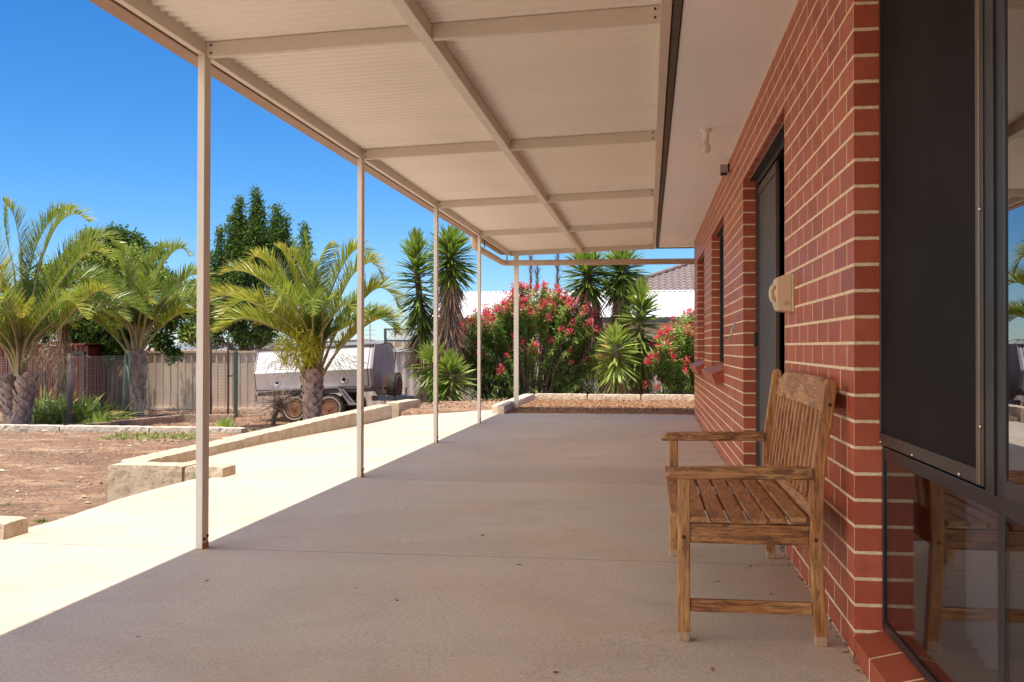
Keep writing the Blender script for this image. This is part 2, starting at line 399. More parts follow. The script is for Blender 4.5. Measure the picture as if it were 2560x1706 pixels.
# ------------------------------------------------------------------ ground, slab, beds
def slab_z(x, y): return -.13 * sm((y - 8.5) / 7.5) * np.clip((-2.3 - x) / 1.75, 0, 1)
def ground_z(x, y):
    z = np.full(np.shape(x), -.42)
    lawn = -.23 + .20 * sm((y - 7.4) / 3.9)
    z = np.where((x < -3.0) & (y < 7.3), -.23, z)
    z = np.where((x < -4.1) & (y > 7.3) & (y < 11.45), lawn, z)
    right = -.05 - .05 * sm((y - 16) / 4) - .55 * sm((y - 19.5) / 8)
    lowg = np.full(np.shape(x), -.8)
    z = np.where((y > 16.16) & (x > -4.1), right, z)
    z = np.where((y > 15.1) & (x > -2.2) & (y < 18.8), 0.01, z)
    z = np.where((y > 18.8) & (x > -2.3), np.minimum(right, -.1), z)
    blend = sm((-4.1 - x) / 1.2)
    z = np.where((y > 17.4) & (x <= -4.1), right * (1 - blend) + lowg * blend, z)
    z = np.where((x < -4.35) & (y > 11.5) & (y <= 17.4), lowg, z)
    far = sm((y - 27) / 3); z = z * (1 - far) + (-.8) * far
    z = np.where(y > 30, -.8, z)
    return z
xs = np.unique(np.concatenate([[-900,-300,-120,-60,-40], np.arange(-30, 9, .3), [-4.34,-4.12,-4.09,-2.31,-2.19], [12,20,40,120,300,900]]))
ys = np.unique(np.concatenate([[-900,-300,-100,-40,-15], np.arange(-6, 31, .3), [11.46,11.52,15.08,15.12,18.78,18.82,17.38,17.42], [16.14, 16.18, 34,40,60,120,300,900]]))
GX, GY = np.meshgrid(xs, ys)
GZ = ground_z(GX, GY)
fine = (np.abs(GX) < 31) & (GY < 31) & (GY > -7)
GZ = GZ + fine * rng.normal(0, .006, GX.shape)
nx, ny = len(xs), len(ys)
I = np.arange(nx * ny).reshape(ny, nx)
F = np.stack([I[:-1,:-1], I[:-1,1:], I[1:,1:], I[1:,:-1]], -1).reshape(-1, 4)
MB().add(np.stack([GX, GY, GZ], -1).reshape(-1, 3), F).build('ground', DIRT, kind='structure', smooth=False)

def left_edge(y):
    a = -3.46 + .05 * math.sin(y * 1.3) + .10 * math.exp(-((y - 6.3) / .8) ** 2) * -1
    return a if y < 7.42 else -4.07
m = MB()
def grid_sheet(m, ylist, xl, xr, zf, thick=.14, nxs=14):
    P = []
    for y in ylist:
        for x in np.linspace(xl(y), xr(y), nxs): P.append((x, y, float(zf(x, y))))
    P = np.array(P); n = len(ylist); I = np.arange(len(P)).reshape(n, nxs)
    F = np.stack([I[:-1,:-1], I[:-1,1:], I[1:,1:], I[1:,:-1]], -1).reshape(-1, 4)
    m.add(P, F)
    ring = list(I[0]) + list(I[1:, -1]) + list(I[-1, ::-1][1:]) + list(I[::-1, 0][1:])
    T = P[ring]; B = T - np.array([0, 0, thick]); k = len(ring)
    m.add(np.vstack([T, B]), [(i, k + i, k + i + 1, i + 1) for i in range(k - 1)])
yl = list(np.arange(-6, 7.41, .2)) + [7.419]
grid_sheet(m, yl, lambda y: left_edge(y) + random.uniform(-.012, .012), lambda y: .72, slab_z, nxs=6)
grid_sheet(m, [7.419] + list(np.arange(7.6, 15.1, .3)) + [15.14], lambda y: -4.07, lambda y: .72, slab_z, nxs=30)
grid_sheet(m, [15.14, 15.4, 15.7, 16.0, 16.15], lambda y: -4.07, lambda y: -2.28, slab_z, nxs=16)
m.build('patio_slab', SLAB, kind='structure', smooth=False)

def rough_blocks(name, segs, mat, label, cat, amp=.0016, step=.045, parent=None):
    """limestone blocks with chipped arrises; segs: list of (p0, p1, width, z0, z1): centre line"""
    m = MB()
    for p0, p1, wd, z0, z1 in segs:
        p0 = np.array(p0); p1 = np.array(p1); d = p1 - p0; Ln = np.linalg.norm(d); d /= Ln; nn = np.array([-d[1], d[0]])
        na = max(2, int(Ln / step)); nh = max(2, int((z1 - z0) / step)); nw = max(2, int(wd / step))
        prof = [(-wd/2, z0 + (z1-z0)*i/nh) for i in range(nh)] + [(-wd/2 + wd*i/nw, z1) for i in range(nw)] + [(wd/2, z1 - (z1-z0)*i/nh) for i in range(nh + 1)]
        prof = np.array(prof); k = len(prof)
        corner = np.minimum(np.abs(np.abs(prof[:, 0]) - wd/2), 1) + (z1 - prof[:, 1])
        P = []
        for i in range(na + 1):
            s_ = Ln * i / na
            inset = .010 if i in (0, na) else 0
            c = p0 + d * min(max(s_, 0.004), Ln - .004)
            j = rng.normal(0, amp, (k, 2))
            chip = np.where(corner < .01, rng.uniform(0, amp * 2.6, k), 0)
            a = prof[:, 0] * (1 - inset * 1.5) + j[:, 0] - np.sign(prof[:, 0]) * chip
            z = prof[:, 1] + j[:, 1] * .6 - chip - (inset if 1 else 0) * (prof[:, 1] > z1 - .01)
            P.append(np.stack([c[0] + nn[0]*a, c[1] + nn[1]*a, z], -1))
        P = np.concatenate(P)
        Fq = [(i*k + q, (i+1)*k + q, (i+1)*k + q + 1, i*k + q + 1) for i in range(na) for q in range(k - 1)]
        Fq += [tuple(range(k)), tuple(na*k + q for q in range(k))[::-1]]
        m.add(P, Fq)
    return m.build(name, mat, parent, label, cat)
# long kerb on the left of the slab
segs = []; y = 7.64
while y < 15.2:
    x = -4.17 - .006 * (y - 7.6); segs.append(((x, y), (x - .006, min(y + .99, 16.2)), .24, -.83 if y > 11 else -.3, .09 + random.uniform(-.006, .006))); y += 1.0
segs.append(((-4.24, 16.16), (-4.14, 17.3), .24, -.83, .088))
rough_blocks('limestone_kerb', segs, LIME, 'long low limestone kerb running back along the left edge of the concrete patio', 'kerb')
rough_blocks('limestone_block', [((-4.26, 7.52), (-3.98 + .36, 7.50), .24, -.32, .085)], LIME, 'pitted limestone block at the corner where the long kerb meets the lawn', 'block')
rough_blocks('limestone_block', [((-3.60, 7.50), (-3.28, 7.49), .24, -.16, .083)], LIME, 'short limestone block end jutting onto the slab behind the nearest post', 'block')
rough_blocks('limestone_block', [((-5.4, 4.93), (-3.37, 4.95), .22, -.3, .092)], LIME, 'limestone block at the lawn edge, cut off by the left side of the photo', 'block')
rough_blocks('edging_wall', [((-14.5 + i*1.2, 11.72 - .012*i), (-14.5 + i*1.2 + 1.19, 11.71 - .012*i), .16, -.85, .03) for i in range(8)], LIME2, 'thin pale retaining edge across the far side of the dirt lawn', 'retaining wall', .002)
rough_blocks('bed_kerb', [((-2.27, 14.93), (-2.27, 15.5), .19, -.1, .125), ((-2.27, 15.5), (-2.25, 17.2), .19, -.1, .13), ((-2.25, 17.2), (-2.24, 18.72), .19, -.1, .13)] +
             [((-2.14 + i*1.0, 18.78), (-2.14 + i*1.0 + .985, 18.78), .16, -.2, .13 + random.uniform(-.004, .004)) for i in range(7)], LIME2, 'pale limestone kerb round the bark-covered garden bed', 'kerb', .002)
rough_blocks('brick_edging', [((-4.0 + i*.235, 16.25), (-4.0 + i*.235 + .225, 16.25), .11, -.3, -.075) for i in range(7)], m_plain('edging_brick', (.40,.27,.20), .9, 0, .3, 5, bump=.5), 'low row of garden bricks at the far edge of the slab before the yuccas', 'edging', .002)
rough_blocks('garden_kerb', [((-12.3, 18.6), (-11.6, 20.8), .14, -.85, -.63), ((-11.6, 20.8), (-11.15, 22.7), .14, -.85, -.62), ((-11.15, 22.75), (-9.9, 22.9), .14, -.85, -.62)], m_limestone('brown_kerb_stone', (.38,.27,.20)), 'low brown kerb curving through the sunken garden to the wire gate', 'kerb', .002)

# bark mulch in the bed
N = 15000
p = np.stack([rng.uniform(-2.13, 4.5, N), rng.uniform(15.16, 18.7, N), rng.uniform(.012, .045, N)], -1)
d = rng.normal(size=(N, 3)); d[:, 2] *= .25
m_mulch = m_leaf('bark_mulch', [(0, (.42,.25,.135)), (.5, (.31,.165,.08)), (1, (.18,.085,.042))], .95, 0)
MB().blades(p, d, rng.uniform(.02, .06, N), rng.uniform(.006, .016, N), .0, rng.uniform(0, 1, N), roll=rng.uniform(-.5, .5, N), stations=((0,.8),(.5,1),(.9,.9))).build('bark_mulch', m_mulch, kind='stuff', attr=True, label='orange bark mulch spread over the far garden bed', cat='mulch')
g = NG('mulch_bed'); g.done(g.ramp(g.noise(22, 8, .8), [(.3, (.19,.09,.045)), (.5, (.31,.17,.085)), (.7, (.42,.26,.15))]), .95, g.bump(g.noise(40, 5), 1.0, .02), spec=.1)
MB().box((-2.16, 15.145, -.1), (5, 18.72, .016)).build('garden_bed', g.m, kind='structure')
# dry grass bits on the lawn, weeds, leaf litter
k = 2600; sx_, sy_ = rng.uniform(-13, -3.55, k), rng.uniform(3.2, 11.4, k); ok = ~((sx_ > -4.4) & (sy_ > 7.2)); sx_, sy_ = sx_[ok], sy_[ok]; k = len(sx_)
sr = rng.gamma(2.0, .0045, k) + .004; sz = ground_z(sx_, sy_)
octv = np.array([(1,0,0),(0,1,0),(-1,0,0),(0,-1,0),(0,0,.7),(0,0,-.7)]); octf = np.array([(0,1,4),(1,2,4),(2,3,4),(3,0,4),(1,0,5),(2,1,5),(3,2,5),(0,3,5)])
PV = (octv[None] * rng.uniform(.6, 1.3, (k, 6, 3)) * sr[:, None, None] + np.stack([sx_, sy_, sz + sr * .25], -1)[:, None]).reshape(-1, 3)
MB().add(PV, (octf[None] + np.arange(k)[:, None, None] * 6).reshape(-1, 3), np.repeat(rng.uniform(0, 1, k), 6)).build('pebbles', m_leaf('pebble', [(0, (.62,.50,.38)), (.5, (.40,.27,.19)), (1, (.20,.14,.11))], .9, 0), kind='stuff', attr=True, label='pebbles and dirt clods scattered over the sandy lawn', cat='pebbles')
N = 34000
px_ = rng.uniform(-13.5, -3.55, N); py_ = rng.uniform(3.0, 11.5, N)
clump = np.sin(px_*1.7 + py_*.6) + np.sin(py_*2.9 - px_*.8) + rng.normal(0, .9, N)
keep = (clump > .1) & ~((px_ > -4.4) & (py_ > 7.2)) ; px_, py_ = px_[keep], py_[keep]
pz = ground_z(px_, py_); n = len(px_)
d = rng.normal(size=(n, 3)); d[:, 2] = np.abs(d[:, 2]) * .5 + .1
MB().blades(np.stack([px_, py_, pz + .002], -1), d, rng.uniform(.012, .04, n), .006, .2, rng.uniform(0, 1, n), stations=((0,1),(.6,.8))).build('dry_grass', m_leaf('dry_grass', [(0, (.42,.30,.20)), (.6, (.26,.18,.12)), (1, (.13,.09,.065))], .9, 0), kind='stuff', attr=True, label='dead dry grass bits strewn over the sandy lawn', cat='dry grass')
m = MB()
weeds = [(-3.75,5.9),(-3.7,6.05),(-3.85,5.6),(-4.3,6.6),(-5.0,7.2),(-6.0,8.4),(-3.72,5.2),(-4.1,7.0),(-6.6,9.2),(-3.42,7.33),(-3.45,7.3),(-4.6,5.9)]
for x, y in weeds:
    k = 40; dd = rng.normal(size=(k, 3)); dd[:, 2] = np.abs(dd[:, 2]) + .3
    z = float(ground_z(np.array([x]), np.array([y]))[0]) if x < -3.5 else 0
    m.blades(np.tile([x, y, z], (k, 1)) + rng.normal(0, .018, (k, 3)) * [1, 1, 0], dd, rng.uniform(.02, .055, k), .012, .4, rng.uniform(0, 1, k))
x = rng.uniform(-5.9, -4.7, 500); y = 11.0 + rng.normal(0, .22, 500); dd = rng.normal(size=(500, 3)); dd[:, 2] = np.abs(dd[:, 2]) + .2
m.blades(np.stack([x - .4, y, ground_z(x, y)], -1), dd, .05, .02, .3, rng.uniform(0, .6, 500))
m.build('weeds', m_leaf('weed_leaf', [(0, (.22,.24,.05)), (1, (.08,.14,.03))], .6, .2), kind='stuff', attr=True, label='small green weeds sprouting in the dirt lawn', cat='weeds')
N = 9000
lx = rng.uniform(-16, 3, N); ly = rng.uniform(16.4, 27.3, N); ok = ~((lx > -2.4) & (ly < 18.9)) & ~((lx < -4.1) & (ly < 17.4)); lx, ly = lx[ok], ly[ok]; n = len(lx)
d = rng.normal(size=(n, 3)); d[:, 2] *= .35
MB().blades(np.stack([lx, ly, ground_z(lx, ly) + rng.uniform(.005, .05, n)], -1), d, rng.uniform(.04, .14, n), rng.uniform(.01, .035, n), .0, rng.uniform(0, 1, n)).build('leaf_litter', m_dead, kind='stuff', attr=True, label='brown leaf litter on the ground under the yuccas and palms', cat='leaf litter')

# ------------------------------------------------------------------ house
W = .669; WI = .779; HZ = 2.6; YE = 15.0
house = empty('brick_house', (W, 6.0, 0), 'red face-brick house wall with cream mortar, dark door and windows beside the patio', 'house')
openings = [(0.90, 3.396, .060, 2.236), (5.085, 7.27, -.02, 2.21), (9.15, 10.89, .80, 2.21), (12.32, 14.03, .80, 2.21)]
m = MB(); y0 = -3.5
for a, b, z0, z1 in openings:
    m.box((W, y0, -.14), (WI, a, HZ)); m.box((W, a, z1), (WI, b, HZ))
    if z0 > 0: m.box((W, a, -.14), (WI, b, z0))
    y0 = b
m.box((W, y0, -.14), (WI, YE, HZ))
m.box((WI, YE - .11, -.14), (9, YE, HZ)); m.box((WI, -3.5, -.14), (9, -3.39, HZ)); m.box((8.89, -3.39, -.14), (9, YE - .11, HZ))
m.build('wall', BRICK, house)
# inner shell so rooms are closed
PLASTER = m_plain('room_plaster', (.30,.27,.24), .8, 0, .04, 2)
m = MB()
yb = -3.38
for a, b, z0, z1 in openings:
    m.box((.86, yb, 0), (.88, a - .03, 2.5)); m.box((.86, a - .03, z1 + .03), (.88, b + .03, 2.5))
    if z0 > .3: m.box((.86, a - .03, 0), (.88, b + .03, z0 - .03))
    yb = b + .03
m.box((.86, yb, 0), (.88, 14.88, 2.5)); m.box((.86, -3.38, 2.5), (8.88, 14.88, 2.52)); m.box((5.0, -3.38, 0), (5.02, 14.88, 2.5))
m.box((.88, 3.9, 0), (5, 3.95, 2.5)); m.box((.88, 8.0, 0), (5, 8.05, 2.5)); m.box((.88, .1, 0), (5, .15, 2.5)); m.box((.88, 11.5, 0), (5, 11.55, 2.5))
m.build('room_wall', PLASTER, house)
MB().box((.80, -3.38, -.1), (8.88, 14.88, .04)).build('room_floor', m_plain('timber_floor', (.22,.10,.05), .35, 0, .3, 5, (6,.4,1)), house)
# roof over the house
rf = MB(); rf.hexa([(.10, -3.7, 2.70), (5.0, -3.7, 4.4), (5.0, 15.96, 4.4), (.10, 15.96, 2.70), (.10, -3.7, 2.74), (5.0, -3.7, 4.44), (5.0, 15.96, 4.44), (.10, 15.96, 2.74)])
rf.hexa([(5.0, -3.7, 4.4), (9.6, -3.7, 2.7), (9.6, 15.96, 2.7), (5.0, 15.96, 4.4), (5.0, -3.7, 4.44), (9.6, -3.7, 2.74), (9.6, 15.96, 2.74), (5.0, 15.96, 4.44)])
rf.build('roof', m_plain('roof_tile_brown', (.20,.13,.10), .7, 0, .2, 4), house)
# soffit panels, 2.4 m long with cover joints
m = MB(); joints = [-3.6, -.4, 2.0, 4.43, 6.86, 9.29, 11.72, 14.15, 15.95]
for a, b in zip(joints[:-1], joints[1:]): m.box((.158, a + .0022, 2.588), (W + .03, b - .0022, 2.597))
m.box((W + .03, YE, 2.588), (6, 15.95, 2.597))
m.build('eave_soffit', SOFFIT, house)
m = MB(); m.box((.158, -3.6, 2.598), (W + .03, 15.94, 2.62)); m.build('soffit_batten', m_plain('joint_backing', (.45,.38,.33), .8), house)  # darker backing sheet showing through the gaps between soffit panels
m = MB(); m.box((.112, -3.6, 2.578), (.150, 15.955, 2.70)); m.box((.112, 15.956, 2.575), (6, 15.98, 2.70)); m.build('fascia', DARKGAP, house)
# lintels
for a, b, z0, z1 in openings:
    MB().box((W + .042, a - .001, z1 - .006), (WI + .02, b + .001, z1 - .001)).build('lintel', m_plain('lintel_steel', (.045,.035,.03), .6, .4, .3, 9), house)
    MB().box((W + .038, a - .001, z1 - .009), (W + .0415, b + .001, z1 - .001)).build('lintel_edge', STEEL, house)

def glass_mat(name='tinted_glass', base=.16, k_=.9):
    g = NG(name)
    gl = g.n('ShaderNodeBsdfGlossy'); gl.inputs['Color'].default_value = (.92,.94,.97,1); gl.inputs['Roughness'].default_value = .006
    tr = g.n('ShaderNodeBsdfTransparent'); tr.inputs[0].default_value = (.66,.66,.68,1)
    lw = g.n('ShaderNodeFresnel'); lw.inputs[0].default_value = 2.1
    f = g.math('ADD', g.math('MULTIPLY', lw.outputs[0], k_), base, clamp=True)
    mx = g.n('ShaderNodeMixShader'); g.L(f, mx.inputs[0]); g.L(tr.outputs[0], mx.inputs[1]); g.L(gl.outputs[0], mx.inputs[2]); g.L(mx.outputs[0], g.out.inputs[0])
    return g.m
GLASS = glass_mat(); GLASS_LOW = glass_mat('clear_low_glass', .02, .62)
g = NG('fly_screen_mesh')
g.done(g.ramp(g.noise(3, 5, .6), [(.3, (.011,.0085,.008)), (.7, (.019,.015,.0145))]), .55, g.bump(g.noise(500, 2), .2, .001))
g.b.inputs['Specular IOR Level'].default_value = .04
SCREEN = g.m
g = NG('security_screen'); g.done(g.ramp(g.noise(2, 4), [(.3, (.045,.038,.035)), (.7, (.062,.053,.049))]), .5); DSCREEN = g.m
FX = .755    # frame plane
# --- big near window
win = MB()
a, b = .90, 3.392
win.box((FX, b - .018, .10), (FX + .08, b, 2.225)); win.box((FX, a, .10), (FX + .08, a + .03, 2.225))
win.box((FX, a + .03, .10), (FX + .08, b - .026, .128)); win.box((FX, a + .03, 2.20), (FX + .08, b - .026, 2.225))
win.box((FX + .002, a + .03, .655), (FX + .08, b - .026, .694))       # transom
wf = win.build('window', BLACK, house, 'tall black aluminium window with a fly screen and low fixed panes', bevel=.002)
MB().box((FX + .004, 2.275, .128), (FX + .06, 2.318, .655)).build('mullion', BLACK, wf, bevel=.002)
MB().box((FX - .004, 2.247, .694), (FX + .07, 2.300, 2.20)).build('sash_stile', BLACK, wf, bevel=.003)
MB().box((FX - .010, 2.300, .694), (FX + .03, 2.352, 2.20)).build('interlock_stile', BLACK, wf, bevel=.002)
MB().box((FX - .002, a + .03, .694), (FX + .05, 2.247, .735)).build('sash_rail', BRONZE, wf, bevel=.002)
fr = MB(); fr.box((FX - .014, 2.398, .705), (FX + .004, 3.362, .742)); fr.box((FX - .014, 2.398, 2.165), (FX + .004, 3.362, 2.20))
fr.box((FX - .014, 3.352, .742), (FX + .004, 3.364, 2.165)); fr.box((FX - .014, 2.355, .705), (FX + .002, 2.372, 2.20))
sf = fr.build('screen_frame', BRONZE, wf, bevel=.002)
MB().box((FX - .016, 2.374, .706), (FX + .002, 2.397, 2.20)).build('screen_edge', BRONZE_L, wf, bevel=.002)
MB().box((FX - .008, 2.397, .742), (FX - .002, 3.353, 2.165)).build('fly_screen', SCREEN, wf)
SHINY = m_plain('shiny_screw', (.6,.56,.52), .25, .9, .05)
for yy, zz in ((3.34, .713), (2.95, .713), (2.52, .713), (2.365, .84), (2.365, 1.33), (2.365, 1.83)): MB().lathe([(.005, 0), (.0045, .003), (.002, .005)], (FX - .014, yy, zz), (-1, 0, 0), 10).build('screw', SHINY, wf, smooth=True)
MB().box((FX + .006, 2.318, .128), (FX + .010, b - .026, .655)).build('pane', GLASS_LOW, wf)
MB().box((FX + .006, a + .03, .128), (FX + .010, 2.275, .655)).build('pane', GLASS_LOW, wf)
MB().box((FX + .001, a + .03, .735), (FX + .005, 2.247, 2.20)).build('pane', GLASS, wf)
def m_sill(name, pitch, y0, mw):
    g = NG(name); X, Y, Z = g.xyz()
    f = g.math('FRACT', g.math('DIVIDE', g.math('SUBTRACT', Y, y0 - 50 * pitch), pitch))
    NX, NY, NZ = g.nxyz(); mo = g.math('MULTIPLY', g.math('LESS_THAN', f, mw / pitch), g.math('LESS_THAN', g.math('ABSOLUTE', NY), .5))
    bc = g.ramp(g.noise(18, 5, .7), [(.3, (.28,.058,.028)), (.7, (.38,.085,.042))])
    col = g.mix(mo, bc, (.70,.53,.33))
    h = g.math('ADD', g.math('SUBTRACT', 1.0, mo), g.math('MULTIPLY', g.noise(90, 3), .25))
    return g.done(col, .5, g.bump(h, .8, .004), spec=.3)
MB().hexa([(W - .004, .9, -.1), (FX + .02, .9, -.1), (FX + .02, 3.394, -.1), (W - .004, 3.394, -.1), (W - .004, .9, .068), (FX + .02, .9, .096), (FX + .02, 3.394, .096), (W - .004, 3.394, .068)]).build('window_sill', m_sill('sill_course', .24, 3.394, .011), wf, bevel=.002)
# curtain and lampshade in the room
m = MB(); pts = []
K = 60
for i in range(K + 1):
    t = i / K; pts.append((.97 + .025 * math.sin(t * 26) + .05*t, 2.95 + .40 * t))
P = [(x, y, z) for z in (.10, 2.3) for x, y in pts]; n_ = K + 1
m.add(P, [(i, i + 1, n_ + i + 1, n_ + i) for i in range(K)])
P2 = [(x + .003, y, z) for x, y, z in P]; m.add(P2, [(i, n_ + i, n_ + i + 1, i + 1) for i in range(K)])
m.build('curtain', m_plain('white_curtain_cloth', (.72,.72,.74), .9), None, 'white curtain hanging behind the low window pane', 'curtain', smooth=True)
m = MB(); P = []; K = 26; J = 40
for j_ in range(J + 1):
    z = .95 + (2.25 - .95) * j_ / J; edge = 2.375 - .42 * ((1.86 - min(z, 1.86)) / .9) ** 1.7
    for i in range(K + 1):
        t = i / K; y_ = 1.2 + (edge - 1.2) * t; P.append((.845 + .014 * math.sin(t * 30 + z), y_, z))
Ic = np.arange((J + 1) * (K + 1)).reshape(J + 1, K + 1); Fc = np.stack([Ic[:-1,:-1], Ic[:-1,1:], Ic[1:,1:], Ic[1:,:-1]], -1).reshape(-1, 4)
m.add(P, Fc); m.build('curtain', m_plain('pale_curtain_cloth', (.82,.76,.72), .9), None, 'pale drawn-back curtain behind the upper glass at the top right corner', 'curtain', smooth=True)
# --- door
a, b, z0, z1 = openings[1]
m = MB(); m.box((FX, b - .04, 0), (FX + .09, b, z1 - .01)); m.box((FX, a, 0), (FX + .09, a + .04, z1 - .01)); m.box((FX, a + .04, z1 - .055), (FX + .09, b - .04, z1 - .01)); m.box((FX - .01, a + .04, -.02), (FX + .10, b - .04, .03))
door = m.build('door', BLACK, house, 'dark sliding security screen door in black frame', bevel=.002)
m = MB(); ya, yb2 = 6.16, 7.225
m.box((FX + .005, ya, .04), (FX + .03, ya + .05, 2.14)); m.box((FX + .005, yb2 - .05, .04), (FX + .03, yb2, 2.14)); m.box((FX + .005, ya + .05, .04), (FX + .03, yb2 - .05, .12)); m.box((FX + .005, ya + .05, 2.08), (FX + .03, yb2 - .05, 2.14))
dl = m.build('screen_frame', BRONZE, door, bevel=.002)
MB().box((FX + .0, ya - .012, .04), (FX + .022, ya, 2.14)).build('screen_edge', BRONZE_L, door, bevel=.001)
MB().box((FX + .014, ya + .05, .12), (FX + .020, yb2 - .05, 2.08)).build('screen', DSCREEN, door)
MB().box((FX - .02, 7.19, 1.02), (FX + .005, 7.21, 1.12)).build('handle', BLACK, door, bevel=.006)
MB().box((FX + .06, a + .04, .03), (FX + .065, ya + .2, z1 - .055)).build('pane', m_plain('dark_glass', (.006,.006,.007), .12), door)
m = MB()
for yy in (5.35, 5.75): m.box((FX + .04, yy, .03), (FX + .058, yy + .05, z1 - .055))
m.build('inner_stile', BLACK, door, bevel=.002)
# --- two small windows with sloping brick sills
for a, b, z0, z1 in openings[2:]:
    m = MB(); m.box((FX, b - .03, z0), (FX + .06, b, z1 - .01)); m.box((FX, a, z0), (FX + .06, a + .03, z1 - .01)); m.box((FX, a + .03, z1 - .045), (FX + .06, b - .03, z1 - .01)); m.box((FX, a + .03, z0), (FX + .06, b - .03, z0 + .06)); m.box((FX, (a+b)/2 - .02, z0 + .06), (FX + .06, (a+b)/2 + .02, z1 - .045))
    wv = m.build('window', BLACK, house, 'narrow black-framed window further down the brick wall', bevel=.002)
    MB().box((FX + .03, a + .03, z0 + .06), (FX + .034, b - .03, z1 - .045)).build('pane', GLASS, wv)
    ang = R(22); ca, sa = math.cos(ang), math.sin(ang); o_ = (FX + .0, z0 + .055)   # bricks on edge, tipped outwards
    c = [(o_[0], o_[1]), (o_[0] - .215*ca, o_[1] - .215*sa), (o_[0] - .215*ca + .11*sa, o_[1] - .215*sa - .11*ca), (o_[0] + .11*sa, o_[1] - .11*ca)]
    MB().prism(c, a - .02, b + .02, 'y').build('window_sill', m_sill('sill_on_edge', .086, a - .02, .008), wv, bevel=.002)

# fittings on the house
t = empty('bare_bulb_light', (.41, 7.3, 2.588), 'white batten holder with bare bulb under the white eave', 'light')
MB().lathe([(.040, 0), (.040, -.012), (.026, -.022), (.022, -.024)], (.41, 7.3, 2.588), (0,0,1), 20).build('rose', WHITE, t, smooth=False, bevel=.002)
MB().lathe([(.022, -.02), (.021, -.075), (.023, -.078), (.023, -.085), (.020, -.087)], (.41, 7.3, 2.588), (0,0,1), 20).build('holder', WHITE, t)
MB().lathe([(.016, -.085), (.020, -.098), (.030, -.118), (.034, -.136), (.031, -.155), (.020, -.168), (.004, -.172)], (.41, 7.3, 2.588), (0,0,1), 20).build('bulb', m_plain('frosted_glass', (.72,.69,.64), .2), t, smooth=True)
t = empty('wall_sensor', (W, 8.6, 2.52), 'small grey and black sensor box high on the brick wall below the eave', 'sensor')
MB().box((W - .075, 8.48, 2.475), (W - .012, 8.52, 2.545)).build('housing', m_plain('grey_plastic', (.35,.31,.29), .5), t, bevel=.003)
MB().box((W - .012, 8.475, 2.48), (W + .0, 8.525, 2.55)).build('bracket', BLACK, t, bevel=.002)
MB().box((W - .073, 8.482, 2.455), (W - .016, 8.518, 2.474)).build('lens', BLACK, t, bevel=.003)
t = empty('isolator_switch', (W, 4.82, 1.27), 'beige weatherproof switch box with a curved knob on the brick wall above the bench', 'switch box')
MB().box((W - .012, 4.745, 1.180), (W + .0, 4.905, 1.360)).build('back_plate', BEIGE, t, bevel=.003)
MB().prism([(W - .012, 1.183), (W - .012, 1.357), (W - .046, 1.354), (W - .074, 1.342), (W - .080, 1.325), (W - .080, 1.215), (W - .070, 1.19), (W - .046, 1.184)], 4.75, 4.90, 'y').build('cover', BEIGE, t, bevel=.004)
m = MB(); K = []
for q in np.linspace(-1.25, 1.25, 11): K.append((W - .078 - .024 * math.cos(q), 4.79, 1.268 + .042 * math.sin(q)))
m.tube(K, .010, 8); m.lathe([(.040, 0), (.036, .010), (.02, .014)], (W - .079, 4.82, 1.268), (-1,0,0), 20)
m.build('knob', m_plain('beige_knob', (.66,.52,.36), .4), t, smooth=False)
MB().lathe([(.012, 0), (.012, .002), (.010, .003)], (W - .035, 4.75, 1.222), (0,-1,0), 18).build('conduit_plug', m_plain('plug_beige', (.52,.38,.24), .5), t)
t = empty('wall_hook', (W, 7.9, 1.16), 'small metal hook on the brick wall between the door and the first narrow window', 'hook')
MB().box((W - .012, 7.885, 1.15), (W, 7.93, 1.205)).build('plate', STEEL, t, bevel=.002)
MB().tube(spline([(W - .01, 7.90, 1.18), (W - .03, 7.90, 1.15), (W - .035, 7.90, 1.105), (W - .06, 7.90, 1.085), (W - .085, 7.90, 1.10)], 14), .006, 8).build('hook', STEEL, t, smooth=True)

# ------------------------------------------------------------------ patio cover
patio = empty('patio_cover', (-1.1, 6.5, 0), 'cream steel patio roof on slim posts with corrugated underside, joined to the house eave', 'patio roof')
PX = -2.232; posts = [(4.785, .0, .028), (7.56, .0, .016), (10.34, 0, .010), (13.05, 0, .004)]
BZ = 2.492
for Yp, dx0, lean in [(-.75, 0, 0), (2.02, 0, 0)] + posts:
    m = MB(); x0, x1, hy = PX - .0185, PX + .0185, .037
    b0 = -lean * .35
    m.hexa([(x0 + b0, Yp - hy, 0.002), (x1 + b0, Yp - hy, 0.002), (x1 + b0, Yp + hy, 0.002), (x0 + b0, Yp + hy, 0.002), (x0, Yp - hy, BZ), (x1, Yp - hy, BZ), (x1, Yp + hy, BZ), (x0, Yp + hy, BZ)])
    po = m.build('post', CREAM, patio, bevel=.0025)
    for dy in (-.018, .018): MB().lathe([(.008, 0), (.008, .006), (.004, .009)], (x1 + b0, Yp + dy, .05 + (.01 if dy > 0 else 0)), (1,0,0), 8).build('bolt', BOLT, po)
    MB().box((x0 + b0 + .001, Yp - hy + .001, .0), (x1 + b0 + .0012, Yp + hy - .001, .030)).build('rust_stain', m_plain('rust_stain', (.36,.20,.09), .8, 0, .4, 30), po)
m = MB(); m.box((-2.157, 15.93 - .0185, -.10), (-2.081, 15.93 + .0185, BZ)); m.build('post', CREAM, patio, bevel=.0025)
MB().box((PX - .0185, -.79, BZ), (PX + .0185, 15.96, BZ + .082)).build('beam', CREAM, patio, bevel=.003)
rz = lambda x: 2.484 + (x + 2.2) * .0365        # rafter bottom
raf_y = [-.75, 2.02, 4.785, 7.56, 10.34, 13.05, 15.93]
MX0, MX1 = -1.112, -1.050
